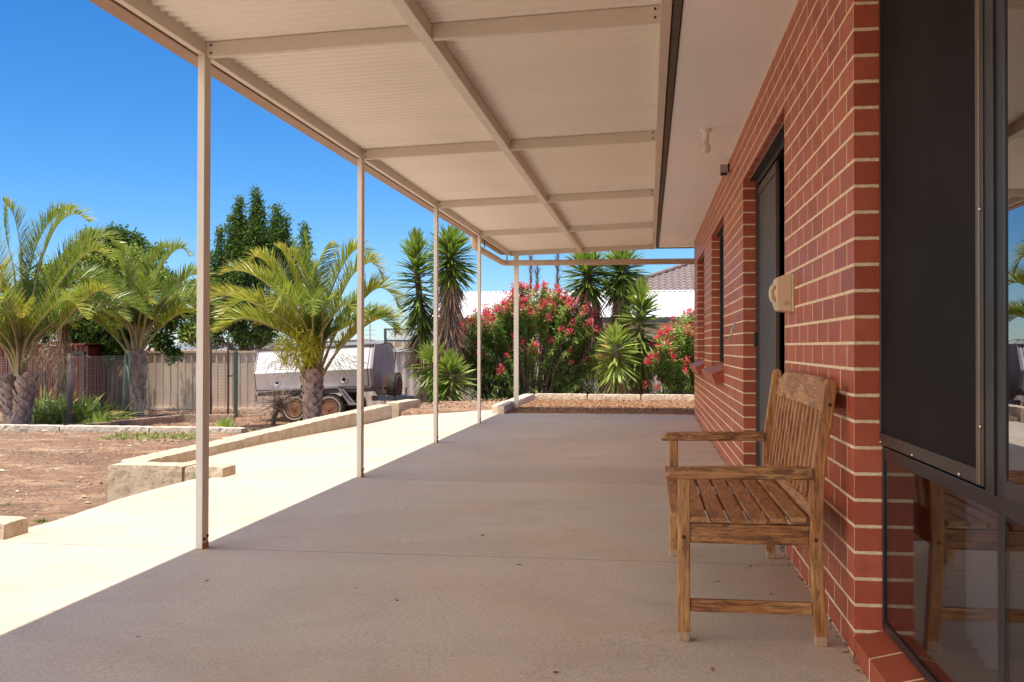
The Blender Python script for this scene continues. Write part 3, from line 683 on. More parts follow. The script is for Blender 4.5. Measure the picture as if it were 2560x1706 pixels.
for Yp in raf_y:
    for xa, xb in ((PX + .0185, MX0), (MX1, .056)):
        m = MB(); h = .075
        m.hexa([(xa, Yp - .019, rz(xa)), (xb, Yp - .019, rz(xb)), (xb, Yp + .019, rz(xb)), (xa, Yp + .019, rz(xa)), (xa, Yp - .019, rz(xa) + h), (xb, Yp - .019, rz(xb) + h), (xb, Yp + .019, rz(xb) + h), (xa, Yp + .019, rz(xa) + h)])
        ro = m.build('rafter', CREAM, patio, bevel=.0025)
        xx = xa + .025 if xa < -2 else xb - .025
        for dz in (.018, .058): MB().lathe([(.006, 0), (.006, .004), (.003, .007)], (xx, Yp - .019, rz(xx) + dz), (0,-1,0), 8).build('screw', BOLT, ro)
MB().box((MX0, -.77, rz(-1.08) - .004), (MX1, 15.945, rz(-1.08) + .074)).build('middle_beam', CREAM, patio, bevel=.003)
MB().box((.056, -.79, 2.566), (.106, 15.96, 2.68)).build('ledger', m_plain('cream_ledger', (.60,.52,.44), .5, 0, .05, 3), patio, bevel=.003)
# corrugated sheet
yy = np.arange(-.82, 15.97, .076 / 10); cw = np.cos(yy / .076 * 2 * math.pi); zz = .0115 * np.sign(cw) * np.abs(cw) ** .8
xsn = np.linspace(-2.30, .075, 3); base = rz(xsn) + .075 + .0095
P = np.stack([np.tile(xsn, len(yy)), np.repeat(yy, 3), np.tile(base, len(yy)) + np.repeat(zz, 3)], -1)
I = np.arange(len(P)).reshape(-1, 3); F = np.stack([I[:-1,:-1], I[:-1,1:], I[1:,1:], I[1:,:-1]], -1).reshape(-1, 4)
m = MB(); m.add(P, F[:, ::-1].copy()); m.add(P + [0, 0, .002], F)
m.build('roof_sheet', CREAM_SHEET, patio, smooth=True)
# gutter
m = MB(); G0, G1 = -2.262, -2.352; gy0, gy1 = -.82, 15.75
m.box((G1, gy0, 2.487), (G0, gy1, 2.490)); m.box((G1 - .002, gy0, 2.4905), (G1, gy1, 2.600)); m.box((G0, gy0, 2.4905), (G0 + .002, gy1, 2.575))
m.tube([(G1 - .004, gy0, 2.602), (G1 - .004, gy1, 2.602)], .007, 8)
m.box((G1, gy1 - .002, 2.4905), (G0, gy1, 2.59)); m.box((G1, gy0, 2.4905), (G0, gy0 + .002, 2.59))
m.build('gutter', GUTTER, patio, bevel=0)
# drain pipe from the gutter along and across to the house
m = MB()
path = [(-2.307, 13.08, 2.487), (-2.307, 13.08, 2.43), (-2.307, 13.10, 2.395), (-2.307, 13.15, 2.37), (-2.307, 13.30, 2.360)]
path += [(-2.307, 13.5, 2.360), (-2.307, 15.5, 2.360), (-2.30, 15.70, 2.360), (-2.275, 15.775, 2.360), (-2.20, 15.80, 2.360), (-2.0, 15.80, 2.360), (2.0, 15.80, 2.352)]
dp = MB().tube(path, .045, 20).build('drain_pipe', PVC, patio, smooth=True)
for prof, o_, ax_ in (([(.050, 0), (.050, -.04)], (-2.307, 13.08, 2.487), (0,0,1)), ([(.049, 0), (.049, .05)], (-2.307, 13.28, 2.36), (0,1,0)), ([(.049, 0), (.049, .06)], (-2.16, 15.8, 2.36), (1,0,0)), ([(.0475, 0), (.0475, .03)], (-.85, 15.8, 2.357), (1,0,0))):
    MB().lathe(prof, o_, ax_, 20).build('pipe_collar', PVC, dp)
for a_, b_ in (((-2.26, 15.792, 2.40), (-2.245, 15.808, 2.50)), ((-.845, 15.792, 2.40), (-.83, 15.808, 2.53)), ((-2.245, 13.5, 2.38), (-2.235, 13.52, 2.50))):
    MB().box(a_, b_).build('pipe_strap', BOLT, dp)

# ------------------------------------------------------------------ bench
YN, YF = 3.497, 4.958
bench = empty('garden_bench', (.33, 4.2, 0), 'weathered teak slatted bench with arms standing against the brick wall', 'bench')
LY = .042   # leg thickness along Y
def bp(name, m, mat, bev=.004, par=bench): return m.build(name, mat, par, bevel=bev)
for s_, ya in ((0, YN), (1, YF - LY)):
    yb2 = ya + LY
    bp('front_leg', MB().box((.100, ya, 0), (.141, yb2, .565)), WOODZ)
    # back leg: splayed foot, leaning back post with round head
    prof = [(.562, 0), (.603, 0), (.584, .345), (.592, .58), (.634, .885), (.631, .903), (.618, .912), (.602, .908), (.592, .893), (.547, .58), (.541, .345)]
    bp('back_leg', MB().prism(prof, ya, yb2, 'y'), WOODZ)
    # arm with rounded drooping nose
    arm = [(.552, .566), (.552, .607), (.30, .604), (.115, .600), (.090, .598), (.070, .588), (.058, .572), (.056, .563), (.075, .561), (.30, .563)]
    bp('armrest', MB().prism(arm, ya - .010, yb2 + .014, 'y'), WOODX, .005)
    bp('side_rail', MB().box((.141, ya + .006, .340), (.542, yb2 - .006, .408)), WOODX)
    bp('stretcher', MB().box((.141, ya + .010, .102), (.553, yb2 - .010, .145)), WOODX)
    for x_, z_ in ((.120, .362), (.563, .362), (.609, .822)):
        MB().lathe([(.0065, 0), (.0065, .002), (.004, .0022), (.0035, .0005)], (x_, ya if s_ == 0 else yb2, z_), (0, -1 if s_ == 0 else 1, 0), 12).build('bolt', BOLT, bench)
bp('front_rail', MB().box((.104, YN + LY, .335), (.128, YF - LY, .405)), WOODY)
bp('back_rail', MB().box((.548, YN + LY, .342), (.572, YF - LY, .425)), WOODY)
bp('middle_rail', MB().box((.13, (YN+YF)/2 - .02, .34), (.54, (YN+YF)/2 + .02, .405)), WOODX)
# seat slats run the length of the bench, dipping a little in the middle
xs_ = np.linspace(.075, .478, 7)
for i, x0 in enumerate(xs_):
    z = .410 + .010 * ((i - 3) / 3) ** 2
    m = MB()
    y_a = YN + (.0 if i > 0 else LY + .002) - .002; y_b = YF + (.0 if i > 0 else -LY)
    if i == 0: y_a, y_b = YN + LY + .001, YF - LY - .001
    mid = (YN + YF) / 2
    m.box((x0, y_a + .004*i % .003, z), (x0 + .056, mid - .002, z + .018)); m.box((x0, mid + .002, z), (x0 + .056, y_b, z + .018))
    bp('seat_slat', m, WOODY, .003)
# back: crest rail with a serpentine top, lower rail, 15 upright slats
def back_x(z): return .566 + (z - .43) * (.045 / .33)
ya, yb2 = YN + LY, YF - LY; n_ = 40
P = []
for i in range(n_ + 1):
    t = i / n_; y_ = ya + (yb2 - ya) * t
    e = abs(t - .5) * 2
    top = .872 + .040 * float(sm((1 - e) / .32)) if e > .2 else .912
    top = .868 + .042 * float(sm((.93 - e) / .30))
    bot = .792
    P += [(back_x(bot) - .012, y_, bot), (back_x(top) - .012, y_, top), (back_x(top) + .014, y_, top), (back_x(bot) + .014, y_, bot)]
F = []
for i in range(n_):
    for q in range(4): F.append((4*i + q, 4*i + (q+1) % 4, 4*(i+1) + (q+1) % 4, 4*(i+1) + q))
F += [(3, 2, 1, 0), (4*n_, 4*n_+1, 4*n_+2, 4*n_+3)]
bp('crest_rail', MB().add(P, F), WOODY, .004)
bp('lower_back_rail', MB().hexa([(back_x(.43) - .014, ya, .428), (back_x(.43) + .012, ya, .428), (back_x(.43) + .012, yb2, .428), (back_x(.43) - .014, yb2, .428), (back_x(.47) - .014, ya, .468), (back_x(.47) + .012, ya, .468), (back_x(.47) + .012, yb2, .468), (back_x(.47) - .014, yb2, .468)]), WOODY)
ns = 14
for i in range(ns):
    yc = ya + (yb2 - ya) * (i + .5) / ns + .0
    m = MB(); hw = .0150; a_, b_ = .466, .794
    m.hexa([(back_x(a_) - .006, yc - hw, a_), (back_x(a_) + .006, yc - hw, a_), (back_x(a_) + .006, yc + hw, a_), (back_x(a_) - .006, yc + hw, a_), (back_x(b_) - .006, yc - hw, b_), (back_x(b_) + .006, yc - hw, b_), (back_x(b_) + .006, yc + hw, b_), (back_x(b_) - .006, yc + hw, b_)])
    bp('back_slat', m, WOODZ, .002)


# ------------------------------------------------------------------ fences
def ribbed(m, xa, xb, y, z0, z1, pitch, depth, kind):
    if kind == 'sine':
        xs_ = np.arange(xa, xb, pitch / 12); ys_ = y - depth * .5 * np.cos(xs_ / pitch * 2 * math.pi)
    else:
        xs_, ys_ = [], []
        x = xa
        while x < xb:
            for fx, fy in ((0, 0), (.62, 0), (.70, -1), (.92, -1), (1.0, 0)): xs_.append(x + fx * pitch * .999); ys_.append(y + fy * depth)
            x += pitch
        xs_, ys_ = np.array(xs_), np.array(ys_)
    n = len(xs_)
    P = np.vstack([np.stack([xs_, ys_, np.full(n, z0)], -1), np.stack([xs_, ys_, np.full(n, z1)], -1)])
    m.add(P, [(i, i + 1, n + i + 1, n + i) for i in range(n - 1)])
    P = P + [0, .004, 0]; m.add(P, [(i, n + i, n + i + 1, i + 1) for i in range(n - 1)])
FY = 27.4
g = NG('fence_sheet_cream'); st = g.noise(2.2, 5, .6, (1, 1, .12))
g.done(g.ramp(st, [(.3, (.44,.34,.25)), (.6, (.62,.50,.38)), (.8, (.72,.61,.48))]), .6); FCREAM = g.m
fn = empty('metal_fence', (-13.5, FY, -.8), 'cream ribbed metal fence behind the palms and the wire gate', 'fence')
m = MB(); x = -45.5
while x < -9.6:
    ribbed(m, x + .03, min(x + 2.3, -9.5) - .2, FY, -.78, .84, .226, .035, 'rib'); x += 2.35
m.build('panel', FCREAM, fn)
m = MB(); x = -45.5
while x < -9.4: m.box((x - .03, FY - .045, -.8), (x + .03, FY + .03, .90)); x += 2.35
m.build('fence_post', FCREAM, fn)
MB().box((-45.5, FY - .05, .84), (-9.5, FY + .02, .90)).build('top_rail', FCREAM, fn)
MB().box((-45.5, FY - .09, -.9), (-9.4, FY + .04, -.745)).build('footing', LIME2, fn)
g = NG('fibre_cement'); st = g.noise(1.6, 6, .65, (1, 1, .2))
g.done(g.ramp(st, [(.3, (.46,.41,.37)), (.6, (.62,.57,.52)), (.8, (.70,.65,.59))]), .8); FC = g.m
f2 = empty('corrugated_fence', (-2, FY, -.8), 'grey wavy corrugated boundary fence with a white capping behind the yuccas and oleanders', 'fence')
m = MB(); ribbed(m, -9.4, 9.0, FY + .02, -1.0, .90, .235, .07, 'sine'); m.build('panel', FC, f2, smooth=True)
m = MB(); m.box((-9.4, FY - .075, .865), (9.0, FY - .07, .965)); m.box((-9.4, FY - .0699, .96), (9.0, FY + .10, .965)); m.box((-9.4, FY + .10, .865), (9.0, FY + .105, .965))
m.build('capping', m_plain('white_capping', (.70,.68,.64), .5, 0, .05, 3), f2)

# neighbours' lattice-topped fence
LYF = 31.0
ln = empty('lattice_fence', (-7, LYF, -.8), 'cream fence topped with diamond lattice beyond the grey boundary fence', 'fence')
m = MB(); ribbed(m, -8.3, -4.6, LYF, -.8, 1.18, .30, .03, 'rib'); m.build('panel', m_plain('lattice_fence_panel', (.62,.50,.36), .6, 0, .08, 2), ln)
GREENM = m_plain('dark_rail', (.06,.07,.065), .5, .2, .1, 3)
m = MB(); m.box((-8.34, LYF - .03, 1.555), (-4.6, LYF + .03, 1.60)); m.box((-8.34, LYF - .03, 1.19), (-4.6, LYF + .03, 1.24)); m.build('rail', GREENM, ln)
for xx in (-8.35, -5.72): MB().box((xx - .035, LYF - .035, -.8), (xx + .035, LYF + .035, 1.60)).build('lattice_post', GREENM, ln)
m = MB(); s_ = .115
for i in range(-5, 40):
    for sg in (1, -1):
        x0 = -8.3 + i * s_; x1 = x0 + sg * .30
        w_ = .026
        yq = LYF + .004 * sg
        if min(x0, x1) < -8.34 or max(x0, x1) > -4.6: continue
        m.add([(x0 - w_, yq, 1.245), (x0 + w_, yq, 1.245), (x1 + w_, yq, 1.55), (x1 - w_, yq, 1.55)], [(0,1,2,3)])
m.build('lattice', m_plain('lattice_white', (.72,.68,.62), .5), ln)

# wire fence, posts and gate
WIRE = m_plain('galvanised_wire', (.42,.42,.40), .5, .5, .15, 5)
GPOST = m_plain('green_treated_post', (.17,.22,.17), .8, 0, .25, 8, (1,1,.2), bump=.5)
def wire_panel(a, b, z0, z1, sx=.055, r=.0028):
    a = np.array(a); b = np.array(b); L_ = np.linalg.norm(b - a); m = MB()
    for i in range(int(L_ / sx) + 1):
        p = a + (b - a) * (i * sx / L_); j = rng.normal(0, .006, 2)
        m.tube([(p[0], p[1], z0), (p[0] + j[0], p[1] + j[1], (z0+z1)/2), (p[0], p[1], z1)], r, 3, caps=False)
    for k_ in range(int((z1 - z0) / sx) + 1):
        z = z0 + k_ * sx; q = np.linspace(0, 1, 9)
        m.tube([(a[0] + (b[0]-a[0])*t, a[1] + (b[1]-a[1])*t + .012*math.sin(t*17 + k_*.3), z + .01*math.sin(t*9)) for t in q], r, 3, caps=False)
    return m
wfz = empty('wire_mesh_fence', (-13.4, 22.6, -.8), 'square wire mesh fence on wooden posts in front of the palms', 'fence')
seq = [(-16.6, 20.9), (-13.55, 21.85), (-13.18, 23.8), (-11.22, 24.35)]
for a, b in zip(seq[:-1], seq[1:]): wire_panel(a, b, -.78, .80).build('wire_mesh', WIRE, wfz)
wire_panel((-10.66, 24.45), (-9.2, 26.6), -.78, .86).build('wire_mesh', WIRE, wfz)
MB().tube([(-13.55, 21.87, -.85), (-13.53, 21.87, .86)], [.075, .065], 12).build('timber_post', m_plain('grey_post', (.27,.21,.19), .9, 0, .3, 8, (1,1,.2), bump=.6), wfz, smooth=True)
MB().tube([(-13.22, 23.82, -.85), (-13.17, 23.82, .84)], [.085, .07], 12).build('green_post', GPOST, wfz, smooth=True)
m = MB(); m.box((-10.60, 24.44, -.85), (-10.52, 24.52, .90)); m.build('gate_post', m_plain('dark_green_post', (.05,.09,.07), .6), wfz)
m = MB(); m.box((-13.95, 25.2, -.8), (-13.88, 25.27, 1.1)); m.build('back_post', m_plain('dark_green_post_b', (.04,.07,.06), .6), wfz)
gt = empty('wire_gate', (-11, 24.4, -.8), 'tall brown metal gate with hexagonal wire mesh beside the trailer', 'gate')
m = MB(); A = np.array([-11.18, 24.36]); B = np.array([-10.74, 24.43])
for p in (A, B): m.box((p[0] - .022, p[1] - .02, -.76), (p[0] + .022, p[1] + .02, 1.24))
for z in (-.76, 1.205): m.hexa([(A[0]+.022, A[1]-.02, z), (B[0]-.022, B[1]-.02, z), (B[0]-.022, B[1]+.02, z), (A[0]+.022, A[1]+.02, z), (A[0]+.022, A[1]-.02, z+.035), (B[0]-.022, B[1]-.02, z+.035), (B[0]-.022, B[1]+.02, z+.035), (A[0]+.022, A[1]+.02, z+.035)])
m.build('gate_frame', m_plain('brown_gate_steel', (.10,.06,.055), .6, .2, .2, 6), gt)
m = MB(); hx = .09
rows = int(1.9 / (hx * .9))
for r_ in range(rows):
    for c in range(5):
        x = A[0] + .03 + c * hx + (hx/2 if r_ % 2 else 0); z = -.72 + r_ * hx * .9; yq = 24.39
        if x > B[0] - .03: continue
        for dx, dz in ((hx/2, hx*.3), (-hx/2, hx*.3)):
            m.tube([(x, yq, z), (x + dx, yq, z + dz)], .0030, 3, caps=False)
        m.tube([(x + hx/2, yq, z + hx*.3), (x + hx/2, yq, z + hx*.9)], .0030, 3, caps=False)
m.build('hex_wire', m_plain('dark_wire', (.13,.10,.09), .6, .3), gt)
MB().box((-10.74, 24.39, .25), (-10.60, 24.41, .28)).build('latch', BOLT, gt)

# red shed
sh = empty('red_shed', (-17.2, 26.4, -.8), 'dark red metal garden shed behind the timber post and wire mesh', 'shed')
RED = m_plain('red_sheet', (.13,.014,.010), .5, 0, .15, 3, (1,1,.2))
m = MB(); ribbed(m, -20.4, -15.42, 25.6, -.8, 1.05, .15, .02, 'rib'); m.build('wall', RED, sh)
m = MB(); m.box((-20.4, 25.63, -.8), (-15.42, 26.9, 1.02)); m.build('body', RED, sh)
m = MB(); m.box((-15.50, 25.56, -.8), (-15.40, 25.60, .84)); m.box((-16.55, 25.54, .80), (-15.40, 25.575, .89)); m.box((-16.62, 25.55, -.8), (-16.55, 25.585, .80)); m.build('door_frame', m_plain('dark_frame', (.035,.04,.045), .5), sh)
MB().hexa([(-20.6, 25.4, 1.06), (-15.3, 25.4, 1.06), (-15.3, 27.0, 1.08), (-20.6, 27.0, 1.08), (-20.6, 25.4, 1.10), (-15.3, 25.4, 1.10), (-15.3, 27.0, 1.12), (-20.6, 27.0, 1.12)]).build('roof', RED, sh)

# ------------------------------------------------------------------ neighbouring houses, hill, pole
nb = empty('white_roofed_house', (-1, 36, -.8), 'neighbouring building with long white corrugated roof and dark gutter beyond the fence', 'house')
m = MB(); xs_ = np.arange(-7.5, 9.5, .05); zc_ = .022 * np.cos(xs_ / .19 * 2 * math.pi); n = len(xs_)
P = np.vstack([np.stack([xs_, np.full(n, 33.0), 2.0 + zc_], -1), np.stack([xs_, np.full(n, 37.2), 3.02 + zc_], -1)])
m.add(P, [(i, i + 1, n + i + 1, n + i) for i in range(n - 1)]); m.build('roof', m_plain('white_roof_sheet', (.84,.83,.80), .45, 0, .02, 2), nb, smooth=True)
g = NG('white_ridge'); X, Y, Z = g.xyz(); gap_shade = g.math('MULTIPLY', g.math('LESS_THAN', g.math('FRACT', g.math('DIVIDE', g.math('ADD', X, 20), .19)), .5), g.math('MULTIPLY', g.math('LESS_THAN', Z, 3.06), g.math('GREATER_THAN', Z, 3.03)))  # shade of the gaps under the ridge, painted on as dark dashes
g.done(g.mix(gap_shade, (.84,.83,.80), (.06,.055,.055)), .45)
MB().box((-7.5, 37.06, 2.98), (9.5, 37.4, 3.10)).build('ridge_cap', g.m, nb)
m = MB(); m.box((-7.5, 32.90, 1.80), (9.5, 33.0, 1.985)); m.box((-7.5, 32.885, 1.96), (9.5, 32.90, 1.985)); m.box((-7.5, 32.88, 1.86), (9.5, 32.90, 1.90)); m.build('gutter', m_plain('charcoal_gutter', (.10,.10,.095), .4, .2), nb)
m = MB(); ribbed(m, -7.3, 9.3, 33.5, -.8, 1.95, .20, .03, 'sine'); m.box((-7.3, 33.55, -.8), (9.3, 37.0, 1.9)); m.build('wall', m_plain('cream_wall_sheet', (.72,.62,.50), .6, 0, .05, 2), nb)

tn = empty('tile_roofed_house', (6, 50, -.8), 'distant house with brown concrete tile hip roof above the white roof', 'house')
TILE = m_plain('mauve_roof_tile', (.21,.155,.14), .75, 0, .12, 3, bump=.2)
A = at(1500, 737, 44); z_e = A[2]; xl = A[0]; slope = math.tan(R(24))
rows = 22; tl = .32; m = MB()
for r_ in range(rows):
    y0_ = 44 + r_ * tl; z0_ = z_e + r_ * tl * slope
    xstart = xl + r_ * tl * 1.15; xs_ = np.arange(xstart, 14, .05); n = len(xs_)
    wv = .034 * np.sin(xs_ / .30 * 2 * math.pi); th = .045
    P = np.vstack([np.stack([xs_, np.full(n, y0_ - .04), z0_ + wv - .02], -1), np.stack([xs_, np.full(n, y0_ - .04), z0_ + wv + th], -1), np.stack([xs_, np.full(n, y0_ + tl), z0_ + tl*slope + wv + .02], -1)])
    m.add(P, [(i, i + 1, n + i + 1, n + i) for i in range(n - 1)] + [(n + i, n + i + 1, 2*n + i + 1, 2*n + i) for i in range(n - 1)])
rf = m.build('roof', TILE, tn)
m = MB(); r_ = 0
while r_ < rows - 1:
    a0 = np.array([xl + r_*tl*1.15 - .02, 44 + r_*tl, z_e + r_*tl*slope + .06]); a1 = np.array([xl + (r_+1.15)*tl*1.15, 44 + (r_+1.15)*tl, z_e + (r_+1.15)*tl*slope + .075])
    m.tube([a0, a1], [.115, .10], 10); r_ += 1.15
m.build('hip_cap', TILE, rf, smooth=True)
m = MB(); m.hexa([(xl, 44, z_e - .1), (14, 44, z_e - .1), (14, 60, z_e - .1), (xl, 60, z_e - .1), (xl, 44, z_e - .02), (14, 44, z_e - .02), (14, 60, z_e - .02), (xl, 60, z_e - .02)]); m.box((xl + .6, 44.6, -.8), (13.4, 59, z_e - .1)); m.build('wall', m_plain('far_house_wall', (.5,.4,.3), .7), tn)
m = MB()   # far slope of the hip so it is closed
top = [xl + rows*tl*1.15, 44 + rows*tl, z_e + rows*tl*slope]
m.add([(xl, 44, z_e - .02), tuple(top), (xl, 60, z_e - .02), (14, 44 + rows*tl, top[2]), (14, 60, z_e - .02)], [(0, 2, 1), (1, 2, 4, 3)])
m.build('back_slope', TILE, tn)

hl = MB(); K = 60
hx_ = np.linspace(-260, 160, K); hz_ = [2 + 11 * math.exp(-((x + 48) / 16) ** 2) + 7 * math.exp(-((x + 90) / 40) ** 2) + 3 * math.sin(x * .07) ** 2 for x in hx_]
P = [(x, 500 + (i % 3) * 4, -2) for i, x in enumerate(hx_)] + [(x, 530, z) for x, z in zip(hx_, hz_)] + [(x, 570, -2) for x in hx_]
hl.add(P, [(i, i + 1, K + i + 1, K + i) for i in range(K - 1)] + [(K + i, K + i + 1, 2*K + i + 1, 2*K + i) for i in range(K - 1)])
hl.build('hill', m_plain('far_hill', (.16,.17,.18), .9, 0, .2, .05), kind='structure', smooth=True)
q = at(925, 870, 60); m = MB(); m.tube([(q[0], 60, -.8), (q[0], 60, q[2] + 1.5)], .03, 6)
for dz in (1.1, .8): m.tube([(q[0] - .35, 60, q[2] + dz), (q[0] + .35, 60, q[2] + dz)], .015, 5)
m.build('antenna_pole', m_plain('pole_grey', (.2,.2,.22), .6), None, 'thin distant antenna pole between the second post and the lattice fence', 'antenna')

# ------------------------------------------------------------------ trailer
TY = 22.95
tr = empty('camper_trailer', (-8.0, 24, -.8), 'silver tandem-axle box trailer with two latches and spare wheel parked behind the kerb', 'trailer')
tz = lambda x, z: z + .048 * (x + 8.0)
SILV = NG('dusty_aluminium'); n1 = SILV.noise(3, 6, .6, (1, 1, .25))
SILV.done(SILV.ramp(n1, [(.3, (.68,.65,.69)), (.7, (.80,.78,.82))]), .38, None, .25)
SILV = SILV.m
def tbox(m, x0, x1, sec):
    """sec: (y,z) section, swept from x0 to x1 with the trailer's nose-up tilt"""
    n = len(sec); v = [(x0, y, tz(x0, z)) for y, z in sec] + [(x1, y, tz(x1, z)) for y, z in sec]
    m.add(v, [tuple(range(n))[::-1], tuple(range(n, 2*n))] + [(i, (i+1) % n, n + (i+1) % n, n + i) for i in range(n)]); return m
sec = [(TY + .12, -.02), (TY, .43), (TY + .26, .985), (TY + 1.90, .985), (TY + 2.15, .43), (TY + 2.02, -.02)]
bodyo = tbox(MB(), -9.45, -6.56, sec).build('body', SILV, tr, bevel=.006)
# side hatch: two panels set proud, meeting at the seam
m = MB(); pe = .012
m.add([(-9.40, TY - pe + .105, tz(-9.4, .03)), (-6.64, TY - pe + .105, tz(-6.64, .03)), (-6.64, TY - pe, tz(-6.64, .43)), (-9.40, TY - pe, tz(-9.4, .43)), (-6.64, TY + .245, tz(-6.64, .965)), (-9.40, TY + .245, tz(-9.4, .965))], [(0,1,2,3), (3,2,4,5)])
m.build('side_hatch', SILV, tr)
DG = m_plain('black_seal', (.02,.02,.022), .5)
m = MB()
for x_ in (-9.425, -6.615):
    m.tube([(x_, TY + .105, tz(x_, .02)), (x_, TY - .004, tz(x_, .43)), (x_, TY + .25, tz(x_, .975))], .009, 5)
m.tube([(-9.42, TY + .10, tz(-9.42, .015)), (-6.62, TY + .10, tz(-6.62, .015))], .009, 5)
m.build('seal', DG, tr)
CHROME = m_plain('chrome', (.75,.75,.76), .15, 1, .05)
for lx_, lz in ((-8.87, .155), (-7.20, .235)):
    yq = TY + (.43 - lz) * .27 - .018
    l_ = MB().lathe([(.082, 0), (.080, .010), (.062, .014), (.058, .002)], (lx_, yq, lz), (0, -1, .26), 24).build('latch', CHROME, tr, smooth=True)
    MB().box((lx_ - .03, yq - .03, lz - .02), (lx_ + .035, yq - .012, lz + .012)).build('latch_handle', BLACK, l_, bevel=.004)
    MB().lathe([(.056, 0), (.056, .004)], (lx_, yq - .002, lz), (0, -1, .26), 24).build('latch_dish', m_plain('dark_dish', (.06,.06,.065), .3, .5), l_)
# lid, rack and sundry on top
m = MB(); tbox(m, -9.48, -6.52, [(TY + .22, .985), (TY + .22, 1.015), (TY + 1.94, 1.015), (TY + 1.94, .985)]); m.build('lid', m_plain('dark_lid_edge', (.16,.13,.11), .7, .1, .3, 8), tr)
m = MB()
for yo in (.30, .55, 1.0, 1.6): m.tube([(-9.35, TY + yo, tz(-9.35, 1.03)), (-9.1, TY + yo, tz(-9.1, 1.13)), (-6.9, TY + yo, tz(-6.9, 1.13)), (-6.7, TY + yo, tz(-6.7, 1.04))], .016, 6)
for xq in (-9.1, -8.4, -7.7, -6.95): m.tube([(xq, TY + .30, tz(xq, 1.13)), (xq, TY + 1.6, tz(xq, 1.13))], .013, 6); m.tube([(xq, TY + .3, tz(xq, 1.0)), (xq, TY + .3, tz(xq, 1.13))], .012, 6)
m.build('roof_rack', m_plain('rack_steel', (.30,.27,.25), .5, .5, .3, 9), tr)
# nose guard
nose = [(TY + .0, .43), (TY + .26, 1.0), (TY + 1.9, 1.0), (TY + 2.15, .43), (TY + 2.05, .05), (TY + 1.4, -.26), (TY + .72, -.29), (TY + .10, .03)]
tbox(MB(), -6.555, -6.50, nose).build('nose_guard', m_plain('dull_aluminium', (.36,.31,.34), .42, .3, .18, 3, (1,1,.4)), tr, bevel=.004)
# chassis
m = MB(); CH = m_plain('chassis_grey', (.13,.11,.11), .6, .2, .3, 8)
for yq in (TY + .14, TY + 1.75): tbox(m, -9.4, -6.5, [(yq, -.12), (yq, -.03), (yq + .08, -.03), (yq + .08, -.12)])
for xq in (-9.3, -8.6, -7.8, -7.0): m.box((xq, TY + .22, tz(xq, -.12)), (xq + .08, TY + 1.75, tz(xq, -.04)))
m.build('chassis', CH, tr)
m = MB(); m.tube([(-9.42, TY + .08, tz(-9.4, -.08)), (-9.40, TY + .07, tz(-9.4, -.24)), (-9.2, TY + .07, tz(-9.4, -.255)), (-8.98, TY + .07, tz(-9.4, -.24)), (-8.95, TY + .08, tz(-9.4, -.08))], .018, 6); m.build('step', CH, tr)
# wheel arch / guard: flat top with sloping struts
m = MB(); tbox(m, -9.0, -7.32, [(TY - .03, .005), (TY - .03, .035), (TY + .28, .035), (TY + .28, .005)])
m.hexa([(-7.34, TY - .03, .02), (-7.32, TY + .28, .02), (-7.06, TY + .28, -.34), (-7.08, TY - .03, -.34), (-7.31, TY - .03, .04), (-7.29, TY + .28, .04), (-7.03, TY + .28, -.33), (-7.05, TY - .03, -.33)])
m.hexa([(-7.25, TY + .0, 0.0), (-7.20, TY + .0, 0), (-6.92, TY + .0, -.33), (-6.97, TY + .0, -.33), (-7.25, TY + .03, 0.0), (-7.20, TY + .03, 0), (-6.92, TY + .03, -.33), (-6.97, TY + .03, -.33)])
m.box((-7.08, TY - .03, -.37), (-6.80, TY + .10, -.33)); m.build('mudguard', m_plain('grey_guard', (.28,.26,.27), .5, .4, .2, 6), tr, bevel=.003)
TYRE = m_plain('dusty_tyre', (.075,.062,.052), .9, 0, .45, 12, bump=.5)
